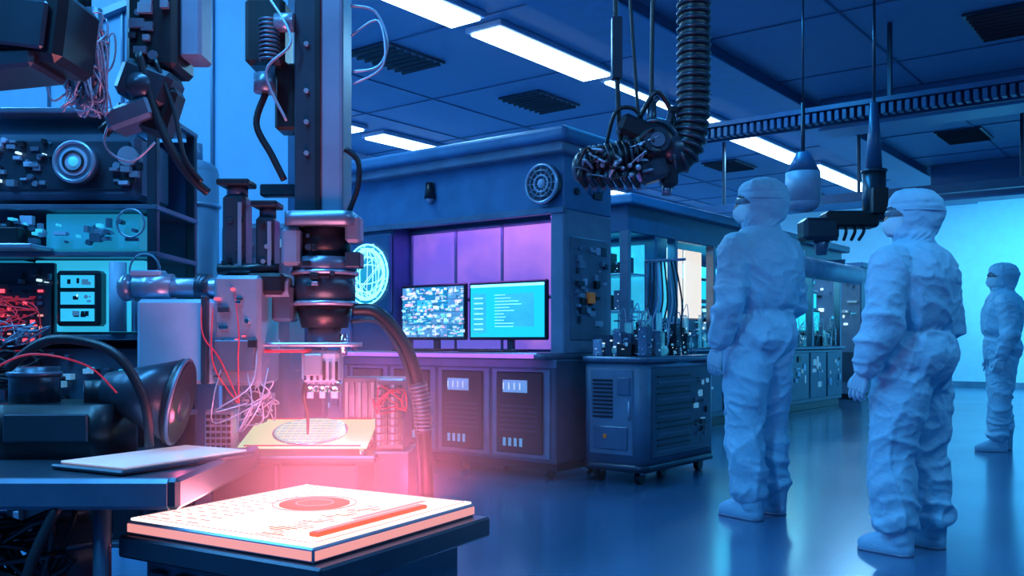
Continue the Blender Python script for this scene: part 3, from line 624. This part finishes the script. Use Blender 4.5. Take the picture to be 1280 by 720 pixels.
# wafer stage
b = B()
b.b2(-0.76,-0.50,3.0,3.34,0.0,0.60,'cabinet',bev=0.01)
b.b2(-1.0,-0.44,2.98,3.36,0.60,0.625,'dark_steel',bev=0.006); b.b2(-0.98,-0.76,3.0,3.34,0.0,0.60,'dark_steel',bev=0.01)
pl = B(); pl.m = b.m
pl.box((0,0,0),(0.42,0.27,0.008),'green_film',bev=0.002)
pl.cyl((0,0,0.005),(0,0,0.010),0.125,'chrome',seg=48); pl.cyl((0,0,0.010),(0,0,0.012),0.118,'wafer_blue',seg=48)
for k in range(-4,5):
    hh = math.sqrt(max(0,0.112**2-(k*0.025)**2)); pl.box((k*0.025,0,0.0132),(0.0015,2*hh,0.001),'green_film',bev=0); pl.box((0,k*0.025,0.0132),(2*hh,0.0015,0.001),'green_film',bev=0)
for yy in (-0.128,0.128): pl.box((0,yy,0.006),(0.38,0.005,0.003),'red_wire',bev=0)
pl.bm.transform(Matrix.Translation((-0.68,3.12,0.685)) @ Matrix.Rotation(0.26,4,'X')); b.merge(pl.bm)
for x in (-0.85,-0.49):
    b.cyl((x,3.01,0.60),(x,3.01,0.65),0.008,'chrome',seg=10); b.cyl((x,3.24,0.60),(x,3.24,0.71),0.008,'chrome',seg=10)
b.box((-0.96,3.06,0.70),(0.09,0.08,0.14),'light_panel',bev=0.006)
for r_ in range(6):
    for c_ in range(5): b.box((-0.993+c_*0.017,3.018,0.65+r_*0.02),(0.011,0.006,0.012),'black',bev=0)
b.b2(-0.46,-0.36,3.10,3.30,0.63,0.87,'mid_steel',bev=0.006); b.b2(-0.60,-0.36,3.28,3.34,0.63,0.87,'mid_steel',bev=0.006)
for k in range(10): b.b2(-0.59+k*0.023,-0.58+k*0.023,3.265,3.28,0.65,0.85,'mid_steel' if k%2 else 'light_panel',bev=0)
for k in range(4): b.b2(-0.45+k*0.023,-0.44+k*0.023,3.085,3.10,0.65,0.85,'dark_steel' if k%2 else 'light_panel',bev=0)
for k in range(8): b.b2(-0.455,-0.365,3.08,3.087,0.66+k*0.025,0.665+k*0.025,'dark_steel',bev=0)
b.b2(-0.46,-0.34,3.05,3.3,0.0,0.63,'cabinet')
b.done('wafer_stage',cam=True)

# left work bench
b = B()
b.b2(-1.95,-0.82,2.25,2.93,0.615,0.66,'dark_steel',bev=0.008); b.b2(-1.95,-0.82,2.22,2.26,0.59,0.665,'mid_steel',bev=0.01); b.b2(-0.835,-0.80,2.22,2.93,0.59,0.668,'dark_steel',bev=0.01)
b.b2(-1.9,-1.0,2.3,2.9,0.18,0.21,'dark_steel')
for x in (-1.9,-1.35,-1.02):
    for y in (2.3,2.88): b.cyl((x,y,0.0),(x,y,0.62),0.022,'mid_steel',seg=14)
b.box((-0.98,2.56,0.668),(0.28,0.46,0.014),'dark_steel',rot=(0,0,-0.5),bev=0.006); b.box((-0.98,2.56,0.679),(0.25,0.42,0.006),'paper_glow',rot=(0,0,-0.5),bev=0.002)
for x,r_,h_ in ((-1.65,0.14,0.36),(-1.22,0.10,0.30)):
    b.cyl((x,2.55,0.21),(x,2.55,0.21+h_),r_,'cabinet',seg=28); b.tor((x,2.55,0.21+h_*0.8),r_,0.01,'mid_steel'); b.tor((x,2.55,0.21+h_*0.3),r_,0.01,'mid_steel'); b.cyl((x,2.55,0.21+h_),(x,2.55,0.24+h_),r_*0.5,'mid_steel')
b.tangle((-1.35,2.35,0.42),(0.5,0.1,0.3),12,0.008,'rubber')
b.tube([(-1.1,2.24,0.60),(-1.15,2.18,0.4),(-1.05,2.16,0.2),(-1.08,2.2,0.0)],0.014,'rubber'); b.tube([(-1.5,2.24,0.60),(-1.4,2.18,0.3),(-1.3,2.16,0.15),(-1.3,2.2,0.0)],0.02,'rubber')
b.done('work_bench',cam=True)
b = B()
b.vbox((-1.32,2.75,0.738),(0.34,0.26,0.155),'black',r=0.05); b.box((-1.32,2.62,0.75),(0.24,0.02,0.08),'dark_steel')
b.cyl((-1.20,2.72,0.86),(-1.00,2.74,0.82),0.045,'dark_steel',r2=0.125,seg=36); b.cyl((-1.00,2.74,0.82),(-0.975,2.742,0.815),0.128,'black',seg=36,r2=0.12); b.tor((-0.985,2.742,0.817),0.126,0.006,'mid_steel',axis=(1,0.1,-0.2),n=36); b.sph((-0.985,2.742,0.817),(0.02,0.06,0.06),'dark_steel')
b.cyl((-1.22,2.75,0.80),(-1.22,2.75,0.88),0.05,'black',seg=24)
b.cyl((-1.42,2.75,0.80),(-1.42,2.75,0.92),0.07,'dark_steel',seg=24); b.tor((-1.42,2.75,0.90),0.07,0.008,'mid_steel')
for k in range(7): b.tor((-1.55,2.75,0.675+0.02*k),0.05,0.008,'dark_steel',n=16)
b.tube([(-1.45,2.66,0.92),(-1.30,2.60,1.0),(-1.12,2.58,0.97),(-1.03,2.58,0.84),(-1.02,2.60,0.70)],0.014,'rubber'); b.tube([(-1.5,2.62,0.90),(-1.35,2.58,0.96),(-1.2,2.6,0.93),(-1.12,2.62,0.85)],0.003,'red_wire')
b.done('vacuum_pump',cam=True)

# electronics rack
b = B(); D0,D1 = 3.35,3.75
for x in (-2.15,-1.30):
    for y in (D0,D1): b.box((x,y,0.92),(0.035,0.035,1.84),'dark_steel')
for z in (0.25,0.70,1.0,1.30,1.47,1.82): b.b2(-2.17,-1.28,D0-0.02,D1+0.02,z,z+0.02,'mid_steel')
b.b2(-2.15,-1.30,D1-0.01,D1+0.01,0.3,1.8,'navy_paint',bev=0)
b.box((-1.66,D0+0.15,1.63),(0.62,0.3,0.24),'mid_steel',bev=0.02); b.box((-1.66,D0,1.63),(0.56,0.02,0.18),'dark_steel',bev=0.01)
c = V((-1.56,D0-0.01,1.635)); b.cyl(c,c+V((0,-0.05,0)),0.072,'mid_steel',seg=32); b.tor(c+V((0,-0.05,0)),0.07,0.008,'steel',axis=(0,1,0)); b.cyl(c+V((0,-0.05,0)),c+V((0,-0.055,0)),0.05,'light_panel',seg=24)
b.tor(c+V((0,-0.058,0)),0.035,0.005,'black',axis=(0,1,0)); b.sph(c+V((0,-0.055,0)),(0.018,0.012,0.018),'cyan_glow')
c = V((-1.38,D0-0.01,1.66)); b.cyl(c,c+V((0,-0.03,0)),0.035,'steel'); b.greeble(-1.95,-1.66,1.55,1.73,D0-0.01,40,['steel','steel','black','light_panel','mid_steel','white_led'],0.03,0.008,0.035); b.greeble(-1.46,-1.33,1.55,1.72,D0-0.01,14,['steel','black','light_panel'],0.03,0.01,0.04)
b.b2(-1.74,-1.34,D0+0.02,D0+0.10,1.03,1.29,'cyan_glow'); b.b2(-1.70,-1.36,D0+0.02,D0+0.1,1.33,1.46,'cyan_soft'); b.b2(-2.1,-1.78,D0+0.02,D0+0.1,1.03,1.29,'cyan_soft')
b.box((-1.56,D0,1.15),(0.16,0.06,0.20),'black',bev=0.01)
for k in range(3): b.box((-1.56,D0-0.032,1.09+k*0.06),(0.12,0.006,0.045),'cyan_glow',bev=0); b.greeble(-1.61,-1.51,1.075+k*0.06,1.105+k*0.06,D0-0.035,5,['white_led','black','screen_dark'],0.003,0.008,0.03)
b.cyl((-1.42,D0-0.02,1.03),(-1.42,D0-0.02,1.28),0.03,'light_panel'); b.cyl((-1.35,D0-0.02,1.03),(-1.35,D0-0.02,1.22),0.02,'steel')
b.tor((-1.37,D0-0.03,1.42),0.05,0.004,'steel',axis=(0,1,0)); b.tor((-1.32,D0-0.03,1.25),0.06,0.004,'white_wire',axis=(0.2,1,0))
b.greeble(-2.1,-1.35,1.33,1.45,D0,60,['steel','black','mid_steel','light_panel','mid_steel','cyan_glow'],0.04,0.01,0.05)
b.b2(-2.1,-1.66,D0,D0+0.3,1.02,1.28,'dark_steel'); b.greeble(-2.1,-1.66,1.03,1.27,D0,60,['steel','black','red_led','light_panel','dark_steel','white_led','mid_steel'],0.04,0.008,0.035)
for r_ in range(9):
    for c_ in range(12):
        if random.random()<.8: b.box((-2.0+c_*0.028,D0-0.035,1.0+r_*0.022),(random.uniform(.006,.02),0.008,random.uniform(.004,.014)),random.choice(['red_wire','red_led','pink_print','mid_steel','black']),bev=0)
b.b2(-2.02,-1.66,D0-0.03,D0-0.02,0.98,1.2,'dark_steel')
b.b2(-2.1,-1.35,D0+0.03,D0+0.35,0.72,0.97,'cabinet'); b.greeble(-2.1,-1.35,0.73,0.96,D0+0.03,60,['steel','black','mid_steel','light_panel','label_glow','cyan_glow'],0.05,0.01,0.05)
b.b2(-2.1,-1.35,D0+0.03,D0+0.35,0.27,0.6,'dark_steel'); b.greeble(-2.1,-1.35,0.3,0.58,D0+0.03,30,['steel','black','light_panel'],0.05,0.01,0.09)
b.tangle((-1.82,D0-0.07,1.06),(0.30,0.06,0.20),9,0.0022,'red_wire'); b.tangle((-1.78,D0-0.08,0.92),(0.36,0.08,0.2),8,0.006,'rubber'); b.tangle((-1.76,D0-0.08,1.03),(0.26,0.06,0.12),6,0.003,'white_wire')
b.box((-1.86,D0-0.03,1.36),(0.22,0.1,0.08),'black'); b.box((-1.80,D0-0.1,1.325),(0.30,0.16,0.015),'steel')
b.done('electronics_rack',cam=True)

b = B()
b.cyl((-1.42,4.15,0.0),(-1.42,4.15,1.75),0.10,'grey_paint',seg=28); b.sph((-1.42,4.15,1.75),(0.10,0.10,0.06),'grey_paint'); 
for z in (0.4,1.1,1.6): b.tor((-1.42,4.15,z),0.102,0.01,'steel')
b.cyl((-1.42,4.15,1.8),(-1.42,4.15,1.88),0.03,'steel')
b.done('gas_cylinder',cam=True)
b = B()
b.b2(-1.12,-0.86,3.55,3.85,0.05,1.45,'grey_paint',bev=0.02); b.b2(-1.10,-0.88,3.57,3.83,0,0.05,'black'); b.greeble(-1.1,-0.88,0.9,1.42,3.55,20,['black','steel','light_panel','label_glow','dark_steel'],0.04,0.02,0.08)
b.done('control_cabinet',cam=True)

b = B(); D=2.6
b.cyl((-1.36,D,1.95),(-1.36,D,H-0.002),0.04,'dark_steel'); b.box((-1.38,D,1.87),(0.34,0.22,0.20),'black',rot=(0,0.12,0),bev=0.02); b.box((-1.38,D-0.12,1.86),(0.26,0.02,0.13),'dark_steel',rot=(0,0.12,0),bev=0.01)
b.box((-1.42,D-0.02,1.75),(0.26,0.2,0.05),'dark_steel',rot=(0,-0.1,0),bev=0.01); b.cyl((-1.26,D,1.98),(-1.26,D,H-0.002),0.03,'black')
b.done('hanging_camera_unit',cam=True)
b = B(); D=2.85
b.tangle((-1.32,D,1.85),(0.14,0.12,0.32),30,0.0035,'white_wire',loops=6); b.tangle((-1.31,D,1.85),(0.10,0.10,0.26),12,0.006,'mid_steel',loops=5)
b.tube([(-1.32,D,2.0),(-1.31,D,2.5),(-1.30,D,3.2),(-1.30,D,H-0.01)],0.022,'rubber',seg=8); b.tube([(-1.34,D,1.8),(-1.42,D,1.74),(-1.44,D,1.9),(-1.38,D,1.98),(-1.32,D,1.92)],0.004,'white_wire')
b.cyl((-1.29,D,1.76),(-1.29,D,2.02),0.025,'mid_steel')
b.done('cable_bundle',cam=True)
b = B(); D=3.0
b.b2(-1.22,-1.06,D-0.09,D+0.09,1.86,2.5,'black',bev=0.015); b.b2(-1.2,-1.10,D-0.05,D+0.05,2.5,H-0.002,'dark_steel'); b.b2(-1.06,-0.99,D-0.06,D+0.06,1.9,2.3,'grey_paint',bev=0.01)
b.box((-1.16,D-0.04,1.81),(0.17,0.14,0.12),'dark_steel',rot=(0,0.35,0),bev=0.02); b.box((-1.20,D-0.06,1.71),(0.15,0.12,0.07),'mid_steel',rot=(0,-0.35,0),bev=0.012); b.box((-1.12,D-0.04,1.73),(0.09,0.1,0.16),'black',rot=(0,0.3,0),bev=0.015)
b.cyl((-1.26,D-0.06,1.70),(-1.30,D-0.06,1.66),0.02,'black'); b.sph((-1.17,D-0.08,1.80),0.05,'dark_steel'); b.greeble(-1.21,-1.07,1.88,2.1,D-0.09,10,['dark_steel','mid_steel','steel'],0.02,0.02,0.05)
b.tube([(-1.17,D-0.1,1.90),(-1.13,D-0.1,1.75),(-1.08,D-0.1,1.62),(-1.02,D-0.08,1.52),(-0.97,D-0.05,1.47)],0.014,'rubber',seg=8); b.tube([(-1.12,D-0.1,1.88),(-1.06,D-0.1,1.72),(-1.03,D-0.1,1.58),(-0.98,D-0.08,1.50)],0.008,'rubber')
b.tube([(-1.24,D-0.08,1.75),(-1.28,D-0.1,1.62),(-1.20,D-0.1,1.56),(-1.12,D-0.1,1.62)],0.004,'white_wire')
b.done('robot_arm_wrist',cam=True)

# ------------------------------------------------------------------ cleanroom workers
def limb(bm, pts, seg=20, n=6):
    P = catmull([V((p[0],p[1],p[2])) for p in pts], n); Rr = catmull([V((p[3],0,0)) for p in pts], n)
    prev=None; rings=[]
    for k in range(len(P)):
        T = (P[min(k+1,len(P)-1)]-P[max(k-1,0)]).normalized()
        if prev is None: U = (V((1,0,0))-T*T.x).normalized()
        else: U = (prev-T*prev.dot(T)).normalized()
        prev=U; W=T.cross(U); r=max(Rr[k].x,0.002)
        rings.append([bm.verts.new(P[k]+(U*math.cos(a)+W*math.sin(a))*r) for a in [2*math.pi*j/seg for j in range(seg)]])
    for k in range(len(P)-1):
        a,b_=rings[k],rings[k+1]
        for j in range(seg): bm.faces.new((a[j],a[(j+1)%seg],b_[(j+1)%seg],b_[j]))
    bm.faces.new(rings[0][::-1]); bm.faces.new(rings[-1])
def ringloft(bm, rows, seg=32, pw=2.3, cap=True):
    R3 = catmull([V(r[:3]) for r in rows],4); R2 = catmull([V((r[3],r[4],0)) for r in rows],4)
    rings=[]
    for c,q in zip(R3,R2):
        rg=[]
        for j in range(seg):
            a=2*math.pi*j/seg; ca,sa=math.cos(a),math.sin(a)
            rg.append(bm.verts.new(c+V((q.x*math.copysign(abs(ca)**(2/pw),ca), q.y*math.copysign(abs(sa)**(2/pw),sa),0))))
        rings.append(rg)
    for a,b_ in zip(rings,rings[1:]):
        for j in range(seg): bm.faces.new((a[j],a[(j+1)%seg],b_[(j+1)%seg],b_[j]))
    if cap: bm.faces.new(rings[0][::-1]); bm.faces.new(rings[-1])
    return rings
def remeshed(bm, vox, smooth):
    bmesh.ops.recalc_face_normals(bm, faces=bm.faces)
    me = bpy.data.meshes.new('tmp'); bm.to_mesh(me); bm.free(); o = bpy.data.objects.new('tmp',me); COL.objects.link(o)
    m = o.modifiers.new('r','REMESH'); m.mode='VOXEL'; m.voxel_size=vox
    if smooth:
        s_ = o.modifiers.new('s','SMOOTH'); s_.factor=0.5; s_.iterations=smooth
    bpy.context.view_layer.update(); dg = bpy.context.evaluated_depsgraph_get(); dg.update()
    out = bpy.data.meshes.new_from_object(o.evaluated_get(dg)); bpy.data.objects.remove(o)
    return out
def put(me, name, parent, mat, smooth=True):
    me.materials.clear(); me.materials.append(MATS[mat])
    for p in me.polygons: p.use_smooth = smooth; p.material_index = 0
    o = bpy.data.objects.new(name, me); COL.objects.link(o); o.parent = parent; return o
def sst(a,b_,x):
    t=max(0,min(1,(x-a)/(b_-a))); return t*t*(3-2*t)
def worker(loc, rz, height, armL, armR, legL, legR, yaw, seed, g_=1.0):
    k_ = height/1.815; e = empty('cleanroom_worker', loc, rz, (k_,k_,k_))
    bm = bmesh.new()
    T = [(0,0.005,0.83,.13,.10),(0,0.01,.90,.185,.145),(0,0.015,.97,.20,.16),(0,0.01,1.05,.19,.15),(0,0,1.10,.172,.135),(0,0,1.15,.20,.16),(0,0.005,1.26,.215,.17),(0,0.015,1.36,.22,.17),(0,0.02,1.43,.205,.15),(0,0.02,1.485,.170,.125),(0,0.014,1.53,.118,.106),(0,0.008,1.555,.085,.085)]
    ringloft(bm,[(a,b_,c,q*g_,r*g_) if c<1.5 else (a,b_,c,q,r) for a,b_,c,q,r in T])
    joints=[]
    for s_,arm in ((1,armL),(-1,armR)):
        (ex,ey,ez),(wx,wy,wz)=arm; ex*=g_; wx*=g_
        sh=V((s_*.19*g_,.015,1.42)); el=V((s_*ex,ey,ez)); wr=V((s_*wx,wy,wz)); a1=sh.lerp(el,.5); b1=el.lerp(wr,.5)
        limb(bm,[(s_*.12,.015,1.425,.07),(*sh,.085*g_),(*a1,.080*g_),(*el,.074*g_),(*b1,.067*g_),(*el.lerp(wr,.85),.057),(*wr,.040)])
        joints.append((s_,el,wr))
    for s_,leg in ((1,legL),(-1,legR)):
        (kx,ky,kz),(ax_,ay,az)=leg
        hp=V((s_*.10,.01,.90)); kn=V((s_*kx,ky,kz)); an=V((s_*ax_,ay,az)); 
        limb(bm,[(*hp,.115*g_),(*hp.lerp(kn,.4),.115*g_),(*kn,.095*g_),(*kn.lerp(an,.35),.098*g_),(*kn.lerp(an,.7),.094*g_),(*kn.lerp(an,.90),.093*g_),(*an,.060)])
    me = remeshed(bm,.0088,5)
    off=V((seed*3.1,seed*1.7,seed))
    me.update(); vs=[v.co.copy() for v in me.vertices]; ns=[v.normal.copy() for v in me.vertices]
    def ridge(q,k): return max(1-abs(noise.noise(q))*k,0)**1.5
    for v,p,nn in zip(me.vertices,vs,ns):
        w_ = noise.noise_vector(p*3+off)*0.3
        r1 = ridge(V((p.x*3.5+p.z*1.5,p.y*3.5,p.z*7.5))+w_*3+off,3.0)
        r2 = ridge(V((p.x*8,p.y*8,p.z*2.4))+w_*3+off*2,3.0)
        r3 = ridge(V((p.x*9+p.z*8,p.y*9,p.z*12-p.x*7))+w_*3+off*3,3.2)
        arm = 1 if abs(p.x)>.2*g_ and p.z>.8 else 0
        G = lambda c,s: math.exp(-((p.z-c)/s)**2)
        amp = 0.45+0.8*(G(.5,.09)+G(.2,.12)*1.5+G(.86,.08)+G(1.10,.05)+G(1.15,.13)*arm*.9)
        zz = math.sin(p.z*80+noise.noise(p*6+off)*6)*0.0035*(G(.2,.10)+G(.92,.05)*arm)
        tk = 1-sst(1.46,1.53,p.z)*.8
        v.co = p+nn*tk*(0.014*amp*(r1-0.25)+0.010*(r2-0.25)+0.006*(r3-.25)+0.009*noise.noise(p*3.5+off)+zz)
    put(me,'coverall',e,'suit')
    for (s_,el,wr) in joints:
        bm=bmesh.new(); 
        limb(bm,[(0,0,.07,.043),(0,0,.03,.040),(0,0,0,.030),(0,0,-.015,.028)],seg=14)
        for k in range(5):
            y=-.032+k*.016; limb(bm,[(0,y*.6,-.0,.016),(-s_*.002,y,-.05,.0165),(-s_*.006,y*1.08,-.092,.0125)],seg=10,n=4)
        lens=[.070,.080,.075,.058]
        for k in range(4):
            y=-.031+k*.0215; L=lens[k]; c=.25+.06*k
            p0=V((-s_*.005,y,-.085)); d1=V((-s_*math.sin(c),(k-1.5)*.05,-math.cos(c))); d2=V((-s_*math.sin(c*2.2),(k-1.5)*.03,-math.cos(c*2.2))); d3=V((-s_*math.sin(c*3.2),0,-math.cos(c*3.2)))
            p1=p0+d1*L*.45; p2=p1+d2*L*.32; p3=p2+d3*L*.23
            limb(bm,[(*p0,.0105),(*p1,.0098),(*p2,.0090),(*p3,.0072)],seg=10,n=4)
        limb(bm,[(-s_*.004,-.022,-.028,.015),(-s_*.012,-.046,-.052,.0125),(-s_*.020,-.056,-.080,.0105),(-s_*.026,-.054,-.102,.008)],seg=10,n=4)
        g=remeshed(bm,.0038,2)
        dr=(wr-el).normalized(); q=V((0,0,-1)).rotation_difference(dr)
        g.transform(Matrix.Translation(wr)@q.to_matrix().to_4x4()); put(g,'glove',e,'glove')
    for s_,leg in ((1,legL),(-1,legR)):
        (kx,ky,kz),(ax_,ay,az)=leg
        bm=bmesh.new(); x=s_*ax_
        limb(bm,[(x,ay+.03,az+.10,.062),(x,ay+.03,az,.060),(x,ay+.03,.06,.056),(x,ay+.03,.045,.04)],seg=16)
        ringloft(bm,[(x,ay-.055,.004,.048,.138),(x,ay-.055,.03,.054,.145),(x,ay-.05,.058,.052,.137),(x,ay-.035,.08,.046,.11),(x,ay-.01,.105,.042,.07)],seg=28,pw=2.6)
        g=remeshed(bm,.008,3)
        for v in g.vertices:
            v.co += V((0,0,0.005*noise.noise(v.co*22+off))) if v.co.z>.02 else V((0,0,0)); v.co.z=max(v.co.z,0.001)
        put(g,'boot',e,'suit_trim')
        bs=B(); bs.vbox((x,ay-.055,.006),(.100,.280,.011),'grey_paint',r=.045); o=bs.done('sole',parent=e)
    def turn(p):
        f=sst(1.50,1.60,p.z)*yaw; c,s2=math.cos(f),math.sin(f); return V((p.x*c-p.y*s2,p.x*s2+p.y*c,p.z))
    bm=bmesh.new()
    ringloft(bm,[(0,.0,1.52,.055,.06),(0,.0,1.575,.055,.062),(0,-.015,1.60,.055,.075),(0,-.012,1.64,.068,.092),(0,-.006,1.68,.074,.098),(0,0,1.73,.072,.095),(0,0,1.77,.055,.075),(0,0,1.79,.02,.03)],seg=24,pw=2.0)
    limb(bm,[(0,-.085,1.695,.012),(0,-.108,1.668,.015),(0,-.112,1.652,.017),(0,-.09,1.645,.010)],seg=12,n=3)
    for s_ in (1,-1): bmesh.ops.create_uvsphere(bm,u_segments=10,v_segments=6,radius=.02,matrix=Matrix.Translation((s_*.07,.0,1.66))@Matrix.Diagonal((.5,1,1.5,1)))
    bmesh.ops.create_uvsphere(bm,u_segments=12,v_segments=6,radius=.022,matrix=Matrix.Translation((0,-.088,1.615))@Matrix.Diagonal((1,.5,.35,1)))
    g=remeshed(bm,.005,2)
    for v in g.vertices: v.co=turn(v.co)
    put(g,'face',e,'skin')
    hb=B()
    for s_ in (1,-1):
        p=turn(V((s_*.03,-.089,1.692))); hb.sph(p,.0125,'eye_white',seg=12); q=turn(V((s_*.03,-.1005,1.692))); hb.sph(q,.0055,'iris',seg=8)
        hb.box(turn(V((s_*.031,-.096,1.712))),(.028,.008,.005),'iris',rot=(0,0,yaw))
    hb.done('eyes',parent=e)
    bm=bmesh.new(); seg=64
    rows=[(0,.016,1.46,.13,.09),(0,.016,1.50,.122,.102),(0,.014,1.53,.108,.101),(0,.010,1.56,.096,.098),(0,.014,1.59,.098,.110),(0,.018,1.63,.104,.124),(0,.022,1.67,.109,.133),(0,.024,1.71,.111,.136),(0,.022,1.75,.105,.127),(0,.018,1.78,.088,.105),(0,.016,1.803,.056,.070),(0,.014,1.812,.012,.015)]
    rings=ringloft(bm,rows,seg=seg,pw=2.05,cap=False); bm.faces.new(rings[-1])
    kill=[]
    for f in bm.faces:
        c=f.calc_center_median(); an=math.atan2(c.x,-(c.y-.01))
        if (an/.98)**2+((c.z-1.658)/.064)**2<1: kill.append(f)
    bmesh.ops.delete(bm,geom=kill,context='FACES')
    bm.normal_update()
    nv={v:v.normal.copy() for v in bm.verts}
    for v in bm.verts:
        p=v.co.copy(); am=.006+.012*math.exp(-((p.z-1.56)/.04)**2)
        band=.006*math.exp(-((p.z-1.730)/.006)**2)
        ns_=noise.noise(V((p.x*12,p.y*12,p.z*22))+off)
        pleat=.0035*math.sin(math.atan2(p.x,p.y)*16+noise.noise(p*9+off)*5)*(math.exp(-((p.z-1.775)/.03)**2)+math.exp(-((p.z-1.57)/.03)**2))
        v.co=p+nv[v]*(am*ns_-band+pleat+.005*(ridge(V((p.x*14,p.y*14,p.z*20))+off*2,3)-.25))
    for v in bm.verts: v.co=turn(v.co)
    me=bpy.data.meshes.new('hood'); bm.to_mesh(me); bm.free(); o=put(me,'hood',e,'suit')
    s1=o.modifiers.new('th','SOLIDIFY'); s1.thickness=.005; s1.offset=0; s2=o.modifiers.new('ss','SUBSURF'); s2.levels=1; s2.render_levels=1
    def shell(name,z0,z1,a0,rx,ry,cy,mat,thick,bulge=0,nz=8,na=20):
        bm=bmesh.new(); g=[]
        for i in range(nz+1):
            z=z0+(z1-z0)*i/nz; row=[]
            for j in range(na+1):
                a=-a0+2*a0*j/na; k=1+bulge*math.exp(-(a/.35)**2)*math.sin(math.pi*i/nz)-0.10*(1-math.sin(math.pi*min(1,(i+2)/(nz+2))))
                row.append(bm.verts.new(turn(V((rx*k*math.sin(a),cy-ry*k*math.cos(a),z)))))
            g.append(row)
        for i in range(nz):
            for j in range(na): bm.faces.new((g[i][j],g[i][j+1],g[i+1][j+1],g[i+1][j]))
        me=bpy.data.meshes.new(name); bm.to_mesh(me); bm.free(); o=put(me,name,e,mat)
        s1=o.modifiers.new('th','SOLIDIFY'); s1.thickness=thick; s1.offset=0; return o
    shell('mask',1.580,1.678,1.15,.087,.114,.0,'mask',.004,bulge=.20)
    shell('goggles',1.674,1.718,1.05,.092,.117,.0,'goggle',.004,bulge=.05)
    st=B(); st.tube([turn(V((.115*math.sin(a),.022-.139*math.cos(a),1.697+.004*math.cos(a)))) for a in [1.0+ (2*math.pi-2.0)*k/20 for k in range(21)]],.004,'suit_trim',seg=6,n=2)
    st.done('goggle_strap',parent=e)
    return e
worker(R(1.405,5.26,0),math.radians(-108),1.92,((.265,.05,1.15),(.275,-.03,.90)),((.26,.0,1.15),(.19,-.16,.98)),((.115,-.005,.49),(.115,.03,.10)),((.11,-.03,.49),(.115,-.01,.10)),math.radians(46),1,1.04)
worker(R(1.90,4.40,0),math.radians(-103),1.72,((.265,.02,1.14),(.275,-.075,.895)),((.28,.02,1.14),(.22,-.16,.98)),((.14,-.03,.49),(.15,.0,.10)),((.13,.0,.49),(.14,.02,.10)),math.radians(38),2,1.17)
worker(R(4.42,8.35,0),math.radians(-72),1.70,((.25,.03,1.13),(.26,-.04,.89)),((.25,.02,1.13),(.25,-.05,.89)),((.12,-.03,.49),(.12,-.05,.10)),((.11,.0,.49),(.12,.03,.10)),math.radians(5),3,1.08)

# ------------------------------------------------------------------ world, camera
w = bpy.data.worlds.new('World'); scene.world = w; w.use_nodes = True
bg = w.node_tree.nodes['Background']; bg.inputs['Color'].default_value = (0.015,0.26,0.80,1); bg.inputs['Strength'].default_value = 0.20
cam = bpy.data.cameras.new('Camera'); co = bpy.data.objects.new('Camera',cam); COL.objects.link(co)
co.location = (0,0,1.0); co.rotation_euler = (math.radians(90),0,A)
cam.sensor_width = 36; cam.lens = 1155/1280*36; cam.shift_y = 65/1280; cam.clip_start = 0.05
scene.camera = co
scene.view_settings.view_transform = 'Standard'
